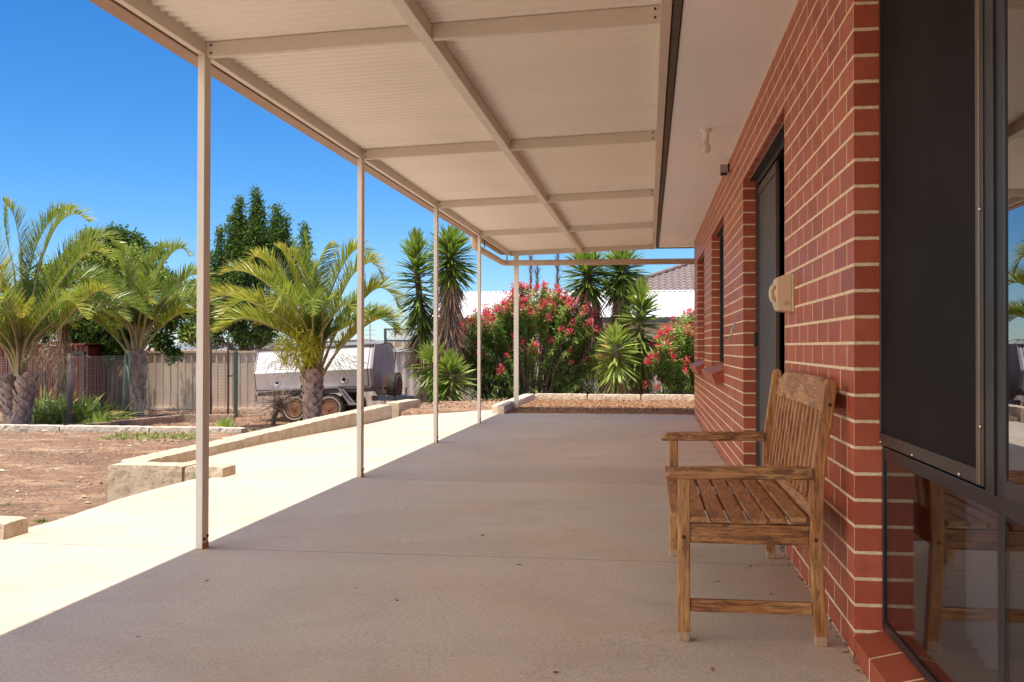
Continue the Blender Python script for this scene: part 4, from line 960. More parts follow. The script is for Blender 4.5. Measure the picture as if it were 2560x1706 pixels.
def wheel(c, ax, name='wheel'):
    """tyre with tread blocks, pale scuffed sidewall ring, dished rusty rim with five slots"""
    ax = np.array(ax, float); ax /= np.linalg.norm(ax); c = np.array(c, float)
    Wd = .22; r0 = .335
    prof = [(.205, 0), (.235, .008), (.285, .010), (.318, -.012), (r0, -.045), (r0, -Wd + .045), (.318, -Wd + .012), (.285, -Wd - .010), (.205, -Wd)]
    we = empty(name, c - world_loc(tr), None, None); we.parent = tr
    we.location = tuple(float(q) for q in (Vector(c) - world_loc(tr)))
    del_ = MB(); del_.lathe(prof, c, ax, 40, caps=False)
    ref = np.array([0, 0, 1.0]); U = np.cross(ax, ref); U /= np.linalg.norm(U); V = np.cross(ax, U)
    for i in range(44):
        a = i / 44 * 2 * math.pi; rd = np.cos(a)*U + np.sin(a)*V; tg = -np.sin(a)*U + np.cos(a)*V
        for off, wd in ((-.035, .055), (-.11, .05), (-.185, .055)):
            sh_ = .5 * (i % 2) * .02
            ctr = c + rd * (r0 + .002) + ax * (off + sh_)
            h = .009; tw = .017
            v = [ctr + tg*sx*tw + ax*sy*wd*.5 + rd*sz*h for sz in (-1, 1) for sx, sy in ((-1,-1),(1,-1),(1,1),(-1,1))]
            del_.hexa(v)
    del_.build('tyre', TYRE, we)
    MB().lathe([(.248, .0105), (.262, .0135), (.276, .0115), (.276, .009), (.248, .008)], c, ax, 40, caps=False).build('tyre_lettering', m_plain('pale_tyre_ring', (.42,.38,.34), .8, 0, .5, 30), we)
    rim = MB(); rim.lathe([(.207, .004), (.203, .014), (.190, .006), (.178, -.050), (.165, -.060), (.110, -.022), (.075, -.030), (.060, -.030), (.058, .012), (.045, .018), (.010, .018)], c, ax, 36)
    ro = rim.build('rim', RUSTY, we, smooth=False)
    m = MB()
    for i in range(5):
        a = i / 5 * 2 * math.pi + .3; rd = np.cos(a)*U + np.sin(a)*V; tg = -np.sin(a)*U + np.cos(a)*V
        P = [c + rd*(.135 + .022*math.sin(q)) + tg*.036*math.cos(q) + ax*(-.034 + (-.022)*math.sin(q)*.8 + .006) for q in np.linspace(0, 2*math.pi, 15)[:-1]]
        m.add(P, [tuple(range(14))])
    m.build('rim_slot', DG, ro)
    return we
wheel((-8.42, TY - .0, -.462), (0, -1, 0)); wheel((-7.55, TY - .0, -.455), (0, -1, 0))
wheel((-8.42, TY + 1.98, -.462), (0, 1, 0)); wheel((-7.55, TY + 1.98, -.455), (0, 1, 0))
m = MB(); m.tube([(-8.42, TY + .2, -.46), (-8.42, TY + 1.8, -.46)], .035, 8); m.tube([(-7.55, TY + .2, -.455), (-7.55, TY + 1.8, -.455)], .035, 8); m.build('axle', CH, tr)
sp = wheel((-6.10, TY + .95, .04), (1, -.05, 0), 'spare_wheel')
m = MB(); m.tube([(-6.38, TY + .74, .16), (-6.38, TY + .74, -.55)], .022, 8); m.box((-6.41, TY + .70, -.12), (-6.33, TY + .80, .25)); m.box((-6.5, TY + .70, -.02), (-6.3, TY + .78, .03)); m.build('spare_wheel_bracket', RUSTY, tr)
BLUEG = m_plain('slate_drawbar', (.13,.15,.19), .5, .1, .15, 6)
m = MB()
for sgn in (-1, 1):
    a = np.array([-6.6, TY + 1.07 + sgn*.75, -.22]); b = np.array([-5.75, TY + 1.07 + sgn*.07, -.25])
    dd = (b - a) / np.linalg.norm(b - a); nn = np.array([-dd[1], dd[0], 0]) * .03
    m.hexa([a - nn - [0,0,.06], b - nn - [0,0,.06], b + nn - [0,0,.06], a + nn - [0,0,.06], a - nn + [0,0,.06], b - nn + [0,0,.06], b + nn + [0,0,.06], a + nn + [0,0,.06]])
m.box((-5.95, TY + 1.01, -.31), (-5.40, TY + 1.13, -.19)); m.box((-5.60, TY + 1.00, -.315), (-5.55, TY + 1.14, -.185)); m.build('drawbar', BLUEG, tr, bevel=.004)
m = MB(); m.tube([(-5.55, TY + 1.07, -.18), (-5.45, TY + 1.07, -.08), (-5.32, TY + 1.07, -.10)], .035, 8); m.box((-5.62, TY + 1.02, -.19), (-5.40, TY + 1.12, -.13)); m.tube([(-5.6, TY + 1.0, -.12), (-5.45, TY + 1.0, .02)], .012, 6); m.tube([(-5.48, TY + 1.12, -.14), (-5.36, TY + 1.12, .0)], .02, 6)
m.build('coupling', RUSTY, tr)
m = MB()
for i in range(26):
    t_ = i / 25; c = np.array([-5.42 + .16*math.sin(t_*6.0), TY + .98 + .1*t_, -.10 - .16*abs(math.sin(t_*7)) ])
    q = np.linspace(0, 2*math.pi, 9); ax2 = (1 if i % 2 else 0)
    m.tube([(c[0] + .022*math.cos(v), c[1] + (.018*math.sin(v) if ax2 else 0), c[2] + (0 if ax2 else .018*math.sin(v))) for v in q], .006, 4, caps=False)
m.build('safety_chain', RUSTY, tr)
m = MB(); m.tube([(-5.92, TY + .98, -.55), (-5.92, TY + .98, .0)], .022, 8); m.tube([(-5.92, TY + .98, 0), (-5.86, TY + .98, .03)], .01, 6); m.tube([(-6.2, TY + 1.3, -.8), (-6.2, TY + 1.3, -.2)], .03, 8); m.build('jockey_stand', CH, tr)
m = MB(); m.box((-6.60, TY + .09, -.22), (-6.52, TY + .12, -.19)); m.build('marker_light', m_plain('orange_lens', (.75,.16,.03), .3), tr)
m = MB(); m.tube(spline([(-6.75, TY + .1, -.02), (-6.74, TY + .06, -.15), (-6.85, TY + .06, -.25), (-6.95, TY + .1, -.27)], 12), .014, 6); m.tube(spline([(-6.55, TY + .5, 1.05), (-6.40, TY + 1.2, 1.1), (-6.38, TY + 1.7, .9), (-6.42, TY + 1.8, .6)], 14), .012, 6); m.build('hose', DG, tr)

# ------------------------------------------------------------------ palms
def frond(mr, ml, path, n=46, Lmax=.62, wid=.027, tone=.5, start=.22, r0=.036, tipdry=.3, updir=(0, 0, 1.0)):
    n = int(n * 1.8); Lmax *= 1.12
    P = spline(path, 30); seg = np.linalg.norm(np.diff(P, axis=0), axis=1); s_ = np.concatenate([[0], np.cumsum(seg)]); Lt = s_[-1]
    rad = r0 * (1 - (s_ / Lt)) ** 2.0 * .75 + .018 * (1 - s_ / Lt) + .003
    mr.tube(P, rad, 5, tone=tone)
    u = np.linspace(start, .995, n)
    pos = np.stack([np.interp(u * Lt, s_, P[:, i]) for i in range(3)], -1)
    T = np.gradient(pos, axis=0); T /= np.linalg.norm(T, axis=1)[:, None]
    up = np.array(updir, float)
    side = np.cross(T, up); sn = np.linalg.norm(side, axis=1)[:, None]; side = np.where(sn > .08, side / (sn + 1e-9), np.array([1.0, 0, 0]))
    for i in range(1, n):     # keep sides continuous
        if side[i] @ side[i-1] < 0: side[i] = -side[i]
    nrm = np.cross(side, T)
    prof = np.sin(np.pi * np.clip((u - start) / (1 - start) * .88 + .12, 0, 1)) ** .55
    Ls = Lmax * prof * rng.uniform(.85, 1.1, n)
    for sg in (-1, 1):
        d = T * (.60 + .40 * u[:, None]) + side * sg * .50 + nrm * .62 + rng.normal(0, .07, (n, 3))
        tn = np.clip(tone + rng.normal(0, .11, n) - tipdry * np.clip((u - .7) / .3, 0, 1) * rng.uniform(0, 1, n), 0, 1)
        ml.blades(pos, d, Ls, wid, rng.uniform(.06, .30, n), tn, roll=rng.normal(.5 * sg, .3, n), stations=((0,.6),(.3,1),(.7,.6)))

def palm_trunk(m, cx, cy, z0, z1, r0, r1, lean=(0, 0), scales=True, n=16):
    zs = np.linspace(z0, z1, 14); t = (zs - z0) / (z1 - z0)
    pts = np.stack([cx + lean[0]*t, cy + lean[1]*t, zs], -1); rad = r0 + (r1 - r0) * t
    m.tube(pts, rad * .92, n, tone=.5)
    if not scales: return
    zz = z0 + .05; k = 0
    while zz < z1:
        tt = (zz - z0) / (z1 - z0); r = r0 + (r1 - r0) * tt; c = np.array([cx + lean[0]*tt, cy + lean[1]*tt, zz]); per = 6
        for j in range(per):
            a = j / per * 2 * math.pi + k * .52 + rng.normal(0, .06)
            rd = np.array([math.cos(a), math.sin(a), 0]); tg = np.array([-math.sin(a), math.cos(a), 0])
            hw = r * math.pi / per * rng.uniform(.95, 1.2); hh = .13 * rng.uniform(.7, 1.3); r = r * rng.uniform(.96, 1.05)
            up = np.array([0, 0, 1.0])
            v = [c + rd*r*.93 - up*hh*.7, c + rd*r*.97 - tg*hw + up*.0, c + rd*(r*1.0 + .012) + up*.01, c + rd*r*.97 + tg*hw, c + rd*(r*1.03 + .012) - tg*hw*.5 + up*hh*.55, c + rd*(r*1.06 + .014) + up*hh*.8, c + rd*(r*1.03 + .012) + tg*hw*.5 + up*hh*.55]
            m.add(v, [(0, 2, 1), (0, 3, 2), (1, 2, 5, 4), (2, 3, 6, 5)])
        zz += rng.uniform(.085, .12); k += 1

def palm(base, trunks, fronds, Y, label, crown_r=.2, rand=8, randlen=2.4, crown=None, dry=.3, tonebase=.55, azr=(0, 2*math.pi)):
    t = empty('triangle_palm', base, label, 'palm', 'triangle palms in the sunken garden')
    m = MB()
    for tk in trunks: palm_trunk(m, *tk)
    m.build('trunk', BARK, t, smooth=False)
    mr, ml = MB(), MB()
    for fr_ in fronds:
        pts = fr_['p']; dy = fr_.get('dy', rng.normal(0, .7)); k = len(pts)
        path = [at(px, py, Y) + np.array([0, dy * (i / (k - 1)) ** 1.2, 0]) for i, (px, py) in enumerate(pts)]
        frond(mr, ml, path, n=fr_.get('n', 52), Lmax=fr_.get('L', .62), tone=fr_.get('t', rng.uniform(tonebase - .2, tonebase + .2)), start=fr_.get('s', .25), tipdry=dry)
    for i in range(rand):
        a = azr[0] + (azr[1] - azr[0]) * (i + .5) / rand + rng.uniform(-.2, .2); el = rng.uniform(.75, 1.25); Lr = randlen * rng.uniform(.85, 1.1)
        h = np.array([math.cos(a), math.sin(a), 0]); c = np.array(crown)
        path = [c, c + h*Lr*.18*math.cos(el) + [0,0,Lr*.30], c + h*Lr*.42 + [0,0,Lr*.62*math.sin(el)], c + h*Lr*.70 + [0,0,Lr*.72*math.sin(el)], c + h*Lr*.95 + [0,0,Lr*.55*math.sin(el)]]
        frond(mr, ml, path, tone=rng.uniform(.4, .9), tipdry=dry)
    mr.build('frond_stem', PETIOLE, t, smooth=True); ml.build('frond_leaf', m_frond, t, attr=True)
    return t
# palm with yellow fruit in front of the trailer
YP = 21.4
c = at(783, 935, YP)
p3 = palm((c[0], YP, -.8), [(c[0] - .02, YP, -.85, c[2] + .12, .165, .24, (.0, 0), True, 16)], [
    dict(p=[(770,950),(745,850),(690,785),(630,755),(575,742),(530,765)], dy=-.6, t=.22),
    dict(p=[(772,945),(735,810),(690,730),(640,690),(595,678),(560,690)], dy=-.2, t=.30),
    dict(p=[(775,945),(745,800),(705,715),(665,660),(630,640),(612,665)], dy=.25, t=.38),
    dict(p=[(778,940),(755,780),(728,690),(700,630),(678,612)], dy=.3, t=.30),
    dict(p=[(785,930),(770,740),(758,650),(748,600)], dy=-.5, t=.60, L=.5),
    dict(p=[(785,930),(778,760),(765,640),(752,575)], dy=.2, t=.65, L=.25, n=20, s=.6),
    dict(p=[(788,930),(790,760),(800,670),(825,620),(850,605)], dy=-.4, t=.45),
    dict(p=[(790,935),(810,780),(845,680),(880,625),(905,628),(925,660)], dy=.3, t=.42),
    dict(p=[(792,935),(830,800),(875,700),(920,660),(945,665),(962,700)], dy=-.2, t=.40),
    dict(p=[(795,940),(840,830),(890,765),(940,720),(975,735),(990,770)], dy=.2, t=.33),
    dict(p=[(798,950),(845,880),(900,830),(950,800),(990,800),(1005,835)], dy=-.5, t=.22),
    dict(p=[(790,940),(800,820),(800,740),(790,680),(770,640)], dy=-1.2, t=.6),
    dict(p=[(785,940),(765,830),(735,760),(715,720),(700,700)], dy=-1.3, t=.65),
    dict(p=[(790,940),(815,840),(830,790),(850,760),(875,760)], dy=-1.4, t=.55),
    dict(p=[(780,940),(750,840),(700,800),(660,790),(640,810)], dy=.3, t=.5),
], YP, 'stout triangle palm with yellow-green fronds and fruit stalks in front of the trailer', rand=7, azr=(-math.pi, 0), randlen=2.5, crown=(c[0], YP, c[2]), dry=.35, tonebase=.5)
N = 1700
ctr = at(752, 868, YP - .15); th = rng.uniform(0, 2*math.pi, N); rr = rng.uniform(0, 1, N) ** .5
P = np.stack([ctr[0] + .52*rr*np.cos(th), YP - .22 + .35*rng.normal(size=N)*.5, ctr[2] + .46*rr*np.sin(th)], -1)
d = rng.normal(size=(N, 3)) + [0, 0, -.1]
m = MB().blades(P, d, rng.uniform(.10, .24, N), .016, .25, np.clip(rng.normal(.25, .25, N), 0, 1), stations=((0,1),(.5,.9),(.9,.5)))
for sgn, cxp, n_ in ((-1, 700, 130), (1, 850, 130)):
    ctr = at(cxp, 905, YP - .2)
    P = np.stack([ctr[0] + rng.normal(0, .26, n_), YP - .2 + rng.normal(0, .2, n_), ctr[2] + rng.normal(0, .13, n_)], -1)
    d = np.stack([sgn * rng.uniform(.3, 1, n_), rng.normal(0, .5, n_), rng.uniform(-.9, .2, n_)], -1)
    m.blades(P, d, rng.uniform(.12, .3, n_), .012, .2, rng.uniform(.5, 1, n_), stations=((0,1),(.5,.9),(.9,.5)))
m.build('fruit_stalks', m_fruit, p3, attr=True)
# left foreground palm, forked trunk
YP = 20.8
c1, c2 = at(25, 990, YP), at(72, 990, YP); b0 = at(40, 1068, YP)
p1 = palm((b0[0], YP, -.8), [(b0[0] - .0, YP, -.9, b0[2] + .25, .27, .25, (0,0), False, 16), (b0[0] - .05, YP, b0[2] + .05, c1[2] + .45, .19, .22, (-.22, .05), True, 14), (b0[0] + .10, YP, b0[2] + .05, c2[2] + .45, .19, .22, (.17, 0), True, 14)], [
    dict(p=[(88,915),(130,862),(187,802),(249,750),(298,732),(344,750)], dy=-1.0, t=.38, L=.55),
    dict(p=[(75,900),(100,820),(137,752),(207,670),(269,632),(318,655)], dy=-.7, t=.55),
    dict(p=[(60,900),(80,780),(110,660),(155,570),(205,540),(250,562)], dy=-.4, t=.62, L=.7),
    dict(p=[(66,900),(85,800),(120,700),(174,630),(232,590),(290,610)], dy=.3, t=.72),
    dict(p=[(50,900),(60,760),(62,640),(50,545),(28,505)], dy=-.3, t=.62, L=.7),
    dict(p=[(50,900),(55,740),(70,620),(105,540),(150,510)], dy=.6, t=.75, L=.65),
    dict(p=[(30,900),(25,760),(10,650),(-25,560),(-70,540)], dy=-.5, t=.5, L=.7),
    dict(p=[(20,900),(0,780),(-40,700),(-95,650),(-150,660)], dy=-.6, t=.4),
    dict(p=[(35,910),(15,820),(-20,760),(-70,730),(-120,760)], dy=-1.2, t=.3),
    dict(p=[(45,905),(60,800),(55,730),(30,680),(-10,660)], dy=-1.7, t=.32, L=.6),
    dict(p=[(48,905),(70,810),(75,740),(90,690),(125,680)], dy=-1.7, t=.28, L=.55),
    dict(p=[(45,900),(40,820),(20,770),(0,750),(-30,770)], dy=-2.0, t=.22, L=.6),
    dict(p=[(55,905),(90,820),(110,780),(140,770),(165,800)], dy=-1.6, t=.35, L=.5),
    dict(p=[(40,900),(35,700),(12,600),(4,540),(2,490)], dy=.2, t=.8, L=.15, n=14, s=.7),
    dict(p=[(60,905),(100,790),(150,700),(210,700),(250,760)], dy=1.2, t=.8),
], YP, 'large forked-trunk triangle palm with bronzed frond tips beside the timber fence post', rand=13, randlen=3.0, crown=((c1[0]+c2[0])/2, YP, c1[2] + .25), dry=.55, tonebase=.55)
N = 900
ctr = at(118, 895, YP - .5); P = ctr + rng.normal(size=(N, 3)) * [.26, .2, .2]; d = rng.normal(size=(N, 3)) + [.6, 0, -.2]
MB().blades(P, d, rng.uniform(.08, .22, N), .010, .35, rng.uniform(0, .6, N)).build('dry_fruit_stalks', m_dead, p1, attr=True)
# second palm, behind
YP = 24.2
c = at(343, 885, YP)
p2 = palm((c[0], YP, -.8), [(c[0], YP, -.85, c[2] + .08, .17, .25, (0,0), True, 16)], [
    dict(p=[(325,890),(300,850),(268,815),(240,790),(212,775)], dy=-.6, t=.5, L=.5),
    dict(p=[(328,885),(300,815),(272,760),(248,715),(222,690),(200,700)], dy=-.3, t=.62),
    dict(p=[(333,880),(322,780),(305,700),(290,650),(270,630)], dy=.3, t=.6),
    dict(p=[(338,880),(340,770),(335,690),(325,640),(305,610)], dy=-.5, t=.6, L=.55),
    dict(p=[(343,880),(350,760),(365,680),(390,625),(415,612)], dy=.4, t=.62),
    dict(p=[(345,880),(372,760),(405,680),(440,635),(470,625),(492,645)], dy=-.4, t=.58),
    dict(p=[(350,880),(390,790),(430,725),(468,690),(500,690),(520,720)], dy=.2, t=.55),
    dict(p=[(352,880),(400,825),(440,795),(475,782),(505,790),(520,820)], dy=-.4, t=.35, L=.5),
    dict(p=[(350,885),(375,800),(390,740),(410,710),(430,705)], dy=-1.3, t=.55),
    dict(p=[(340,885),(330,800),(320,750),(300,715),(280,710)], dy=-1.4, t=.6),
    dict(p=[(345,880),(345,800),(350,740),(355,690),(360,660)], dy=-.9, t=.65),
], YP, 'middle triangle palm with grey knobbly trunk standing beside the green post', rand=10, randlen=2.4, crown=(c[0], YP, c[2]), dry=.3, tonebase=.6)

# ------------------------------------------------------------------ yuccas
def yucca(head, foot, Lg, Ls, n=170, ll=.62, wd=.058, label='', skirt=True, spread=1.0, tone=.5):
    """head: top of stem; foot: ground; Lg green length of stem; Ls length of dead skirt"""
    head = np.array(head, float); foot = np.array(foot, float)
    t = empty('yucca', foot, label, 'yucca', 'yuccas against the boundary fence')
    ax = foot - head; H = np.linalg.norm(ax); ax /= H
    MB().tube(spline([foot, foot*.5 + head*.5 + [.03, 0, 0], head], 8), [.10]*4 + [.075]*4, 10).build('stem', GREYBARK, t, smooth=True)
    n = int(n * 1.5); u = rng.uniform(0, 1, n) ** 1.1; a = rng.uniform(0, 2*math.pi, n)
    el = np.radians(86 - (122 if skirt and Ls > 1 else 145) * u ** .62 + rng.normal(0, 9, n))
    base = head + ax * (Lg * u)[:, None] + [0, 0, .06]
    d = np.stack([np.cos(a)*np.cos(el), np.sin(a)*np.cos(el), np.sin(el)], -1)
    Lf = 1.12 * ll * (.80 + .25 * np.sin(np.pi * np.clip(u * 1.2, 0, 1))) * rng.uniform(.85, 1.12, n) * spread
    MB().blades(base, d, Lf, wd, .10 + .16 * u, np.clip(tone + .25*(u - .5) + rng.normal(0, .16, n), 0, 1), roll=rng.normal(0, .35, n), stations=((0,.7),(.25,.85),(.6,1),(.85,.55))).build('leaves', m_yucca, t, attr=True)
    if skirt:
        k = int(560 * Ls) + 80; u = rng.uniform(0, 1, k); a = rng.uniform(0, 2*math.pi, k); el = np.radians(rng.uniform(-84, -42, k))
        base = head + ax * (Lg*.85 + Ls * u ** 1.2)[:, None] + rng.normal(0, .06, (k, 3)) * [1, 1, 0]
        d = np.stack([np.cos(a)*np.cos(el), np.sin(a)*np.cos(el), np.sin(el)], -1)
        MB().blades(base, d, rng.uniform(.40, .75, k), .034, .18, np.clip(rng.normal(.4, .25, k), 0, 1), roll=rng.normal(0, .8, k), stations=((0,1),(.4,.8),(.8,.5))).build('dead_leaf_skirt', m_dead, t, attr=True)
    return t
z3 = lambda a, b: (950 + a / 2.70375, 500 + b / 2.70375)
def gzv(x, y): return float(ground_z(np.array([x]), np.array([y]))[0])
def yuc(hp, fx, Y, Lg, Ls, label, **kw):
    h = at(*z3(*hp), Y); f = at(*z3(fx, 1300), Y); yucca(h, (f[0], Y, gzv(f[0], Y)), Lg, Ls, label=label, **kw)
yuc((235, 330), 330, 22.9, 2.3, .5, 'tall yucca nearest the trailer, green leaves hanging down to the white fence capping', n=330, ll=.58)
yuc((480, 330), 450, 22.6, .72, 1.9, 'tall yucca with brown skirt of dead leaves between the third and fourth posts', n=300, ll=.66)
yuc((350, 1080), 420, 21.6, .62, .1, 'low bushy bright green yucca next to the trailer coupling', n=150, ll=.52, tone=.35, skirt=False)
yuc((480, 1150), 480, 21.4, .75, .1, 'low yucca with dark drooping leaves between the third and fourth posts', n=190, ll=.52, tone=.4)
yuc((300, 870), 380, 23.2, 1.3, .3, 'half-hidden yucca head hanging over the white fence capping', n=150, ll=.6, tone=.7)
yuc((1390, 460), 1520, 24.2, .62, 1.7, 'tall yucca with long dead skirt standing against the oleander, behind the drain pipe', n=290, ll=.68)
yuc((1635, 430), 1600, 24.4, .65, 1.6, 'tallest yucca in the middle of the trio, crown cut by the drain pipe', n=300, ll=.66)
yuc((1765, 680), 1740, 23.9, 1.75, .4, 'yucca with green leaves hanging almost to the ground in front of the white roof', n=330, ll=.62, tone=.45)
yuc((1595, 960), 1600, 23.0, .9, .35, 'small yucca with lime new leaves at the foot of three tall yuccas', n=170, ll=.55, tone=.25)

# ------------------------------------------------------------------ oleanders
def oleander(Y, prof, xl_, xr_, foot_x, label, nstem=430, zlow=-.55, depth=1.2, flowers=.7, lowstart=.0):
    """prof: outline (px, py) of the top of the bush"""
    pts = np.array([at(x, y, Y) for x, y in prof]); X0, X1 = pts[0, 0], pts[-1, 0]
    base = np.array([at(foot_x, 980, Y)[0], Y, 0.0]); base[2] = gzv(base[0], Y)
    t = empty('oleander', base, label, 'oleander', 'oleander bushes against the fence')
    ms, ml, mf = MB(), MB(), MB()
    cxm = (X0 + X1) / 2; hw = (X1 - X0) / 2
    for i in range(nstem):
        x = rng.uniform(X0, X1); top = np.interp(x, pts[:, 0], pts[:, 2])
        f = (x - cxm) / hw; dy = depth * math.sqrt(max(0, 1 - f*f*.8)) * rng.uniform(-1, 1)
        hgt = 1 - rng.uniform(0, 1) ** 1.6 * .92
        if i < nstem * .25: hgt = rng.uniform(.88, 1.02)
        crown = top - (dy / depth) ** 2 * .55
        z = zlow + (crown - zlow) * hgt
        tip = np.array([x, Y + dy, z])
        f0 = np.array([base[0] + (x - base[0]) * .45 + rng.normal(0, .12), Y + dy*.45, base[2]])
        Ls_ = np.linalg.norm(tip - f0); mid = f0*.45 + tip*.55 + [0, 0, .12*Ls_] - np.array([(tip-f0)[0]*.12, 0, 0])
        P = spline([f0, mid, tip], 9)
        if i % 4 == 0: ms.tube(P[::2], np.linspace(.014, .004, 5), 4, caps=False)
        L0 = min(1.25, Ls_ * .9); nn_ = int(L0 / .05)
        s_ = np.linspace(0, 1, 9); tt = 1 - (np.arange(nn_) * .045 / max(Ls_, .1))
        pos = np.stack([np.interp(np.repeat(tt, 3), s_, P[:, q]) for q in range(3)], -1)
        T = P[-1] - P[-3]; T /= np.linalg.norm(T)
        k = len(pos); a = np.tile([0, 2.094, 4.189], nn_) + np.repeat(np.arange(nn_) * .9, 3) + rng.normal(0, .2, k)
        ref = np.array([1.0, 0, 0]); U = np.cross(T, ref); U /= np.linalg.norm(U); V = np.cross(T, U)
        rad = np.cos(a)[:, None]*U + np.sin(a)[:, None]*V
        d = rad + T * rng.uniform(.1, .9, k)[:, None] + rng.normal(0, .25, (k, 3))
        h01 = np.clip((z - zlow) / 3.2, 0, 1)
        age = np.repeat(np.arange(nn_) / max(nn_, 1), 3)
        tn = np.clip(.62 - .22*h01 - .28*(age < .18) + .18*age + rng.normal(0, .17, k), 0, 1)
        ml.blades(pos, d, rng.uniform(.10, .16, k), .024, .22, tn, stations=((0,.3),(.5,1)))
        if hgt > .35 and rng.uniform() < flowers * (.34 + .62 * float(np.mean(h01))) :
            nf = rng.integers(10, 26); c = tip + T*.04
            fp = c + rng.normal(0, .045, (nf, 3)); n5 = 5
            for q in range(nf):
                nrm = rng.normal(size=3) + [0, -.5, .5]; nrm /= np.linalg.norm(nrm)
                U2 = np.cross(nrm, [0.3, .2, 1]); U2 /= np.linalg.norm(U2); V2 = np.cross(nrm, U2)
                aa = np.arange(n5) / n5 * 2*math.pi + rng.uniform(0, 6)
                dd = np.cos(aa)[:, None]*U2 + np.sin(aa)[:, None]*V2 + nrm*.35
                mf.blades(np.tile(fp[q], (n5, 1)), dd, .030, .026, .1, np.clip(rng.normal(.4, .25), 0, 1), roll=0, stations=((0,.4),(.6,1)))
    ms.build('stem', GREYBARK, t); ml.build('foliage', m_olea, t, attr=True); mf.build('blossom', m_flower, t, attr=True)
    return t
oleander(24.3, [(1130,905),(1150,850),(1175,790),(1205,762),(1235,768),(1262,750),(1285,722),(1310,706),(1345,728),(1372,708),(1400,722),(1430,732),(1460,742),(1485,780),(1505,830),(1520,880)], 0, 0, 1330, 'large oleander covered in red blossom behind the fifth post', nstem=760, flowers=.85)
oleander(23.6, [(1618,900),(1635,850),(1660,815),(1690,800),(1715,775),(1740,765),(1790,760),(1850,800)], 0, 0, 1740, 'smaller red oleander partly hidden behind the end of the brick wall', nstem=420, flowers=.7)

# ------------------------------------------------------------------ trees
def tree(name, trunk, blobs, Y, mat, label, n=9000, size=.13, cat='tree', group=None, tone=(.5, .2), trad=.14, dens=1.0, depth=.8):
    """blobs: (px, py, radius in px) lobes of the crown; leaves sit in small clumps through the volume"""
    b = at(trunk[0], 900, Y); t = empty(name, (b[0], Y, -.8), label, cat, group)
    s = Y / .99 / FPX
    m = MB(); top = at(trunk[0] + trunk[2], trunk[1], Y)
    m.tube(spline([(b[0], Y, -.9), ((b[0]+top[0])/2 + .1, Y, (top[2]-.8)/2), tuple(top)], 8), np.linspace(trad, trad*.3, 8), 8)
    for px, py, r in blobs:
        if r < 24: continue
        c = at(px, py, Y); m.tube(spline([(b[0] + (c[0]-b[0])*.1, Y, -.8 + (c[2]+.8)*.45), (b[0] + (c[0]-b[0])*.6, Y, c[2] - r*s*.6), tuple(c)], 6), np.linspace(trad*.5, trad*.08, 6), 5)
    m.build('trunk', GREYBARK, t, smooth=True)
    vol = np.array([r**2.2 for _, _, r in blobs]); vol /= vol.sum(); ml = MB()
    for (px, py, r), v in zip(blobs, vol):
        c = at(px, py, Y); rr = r * s; k = max(4, int(n * v / 16))
        d = rng.normal(size=(k, 3)); d /= np.linalg.norm(d, axis=1)[:, None]
        cc = c + d * (rng.uniform(.15, 1, k) ** .6)[:, None] * rr * [1, depth, 1.05]
        ctone = rng.normal(0, .13, k)
        P = np.repeat(cc, 16, 0) + rng.normal(0, .085 + rr*.03, (k*16, 3))
        tn = np.clip(tone[0] + np.repeat(ctone, 16) + rng.normal(0, tone[1]*.6, k*16), 0, 1)
        ml.quads(P, rng.uniform(.7, 1.25, k*16) * size, tn, aspect=.5, upb=.3)
    ml.build('crown', mat, t, attr=True)
    return t
spires = []
def spire(x, y0, y1, r0):
    y = y0; k = 0
    while y < y1:
        f = (y - y0) / (y1 - y0); spires.append((x + random.uniform(-4, 4), y, 6 + (r0 - 6) * f ** 1.0)); y += 6 + 14 * f
spire(642, 478, 660, 42); spire(600, 500, 640, 32); spire(690, 520, 640, 32); spire(553, 575, 720, 26); spire(762, 566, 680, 26); spire(530, 640, 800, 28); spire(578, 545, 650, 24); spire(715, 548, 660, 26)
spires += [(560,730,40),(610,690,50),(660,680,50),(720,700,45),(770,720,42),(540,800,40),(590,780,48),(650,770,50),(700,790,45),(600,840,38),(660,840,38),(540,850,28),(500,790,30),(480,830,26)]
tree('dark_evergreen_tree', (640, 560, 0), spires, 34, m_tree, 'tall dark evergreen tree with pointed leaders behind the gate and trailer', n=60000, size=.10, tone=(.42, .3))
tree('leafy_tree', (330, 640, 10), [(285,590,24),(310,600,24),(340,610,24),(270,620,30),(320,640,34),(370,640,26),(395,632,18),(350,680,40),(290,690,45),(400,700,36),(330,740,45)], 31, m_tree, 'dark round-topped tree behind the two left palms', n=14000, size=.12, tone=(.45, .25))
tree('yellow_green_tree', (300, 640, 0), [(230,600,26),(200,640,36),(250,650,36),(300,660,32),(330,640,22),(365,655,22),(390,690,24),(440,720,26),(470,760,30),(495,720,26),(500,840,26),(470,830,28),(160,690,40),(120,700,40)], 29.0, m_tree2, 'yellow-green bushy tree showing between the forked palm and the grey-trunked palm', n=15000, size=.11, tone=(.3, .3))
tree('bottlebrush_tree', (270, 740, 20), [(240,720,42),(290,750,42),(210,780,42),(260,810,45),(310,820,36),(180,830,36),(230,850,36),(290,870,34),(400,850,28),(430,880,20),(330,800,30),(420,800,34),(450,760,34),(60,760,60),(110,800,50),(20,820,50)], 26.6, m_tree, 'dark weeping bottlebrush tree between the middle palm and the red shed', n=26000, size=.13, tone=(.65, .3), trad=.10)
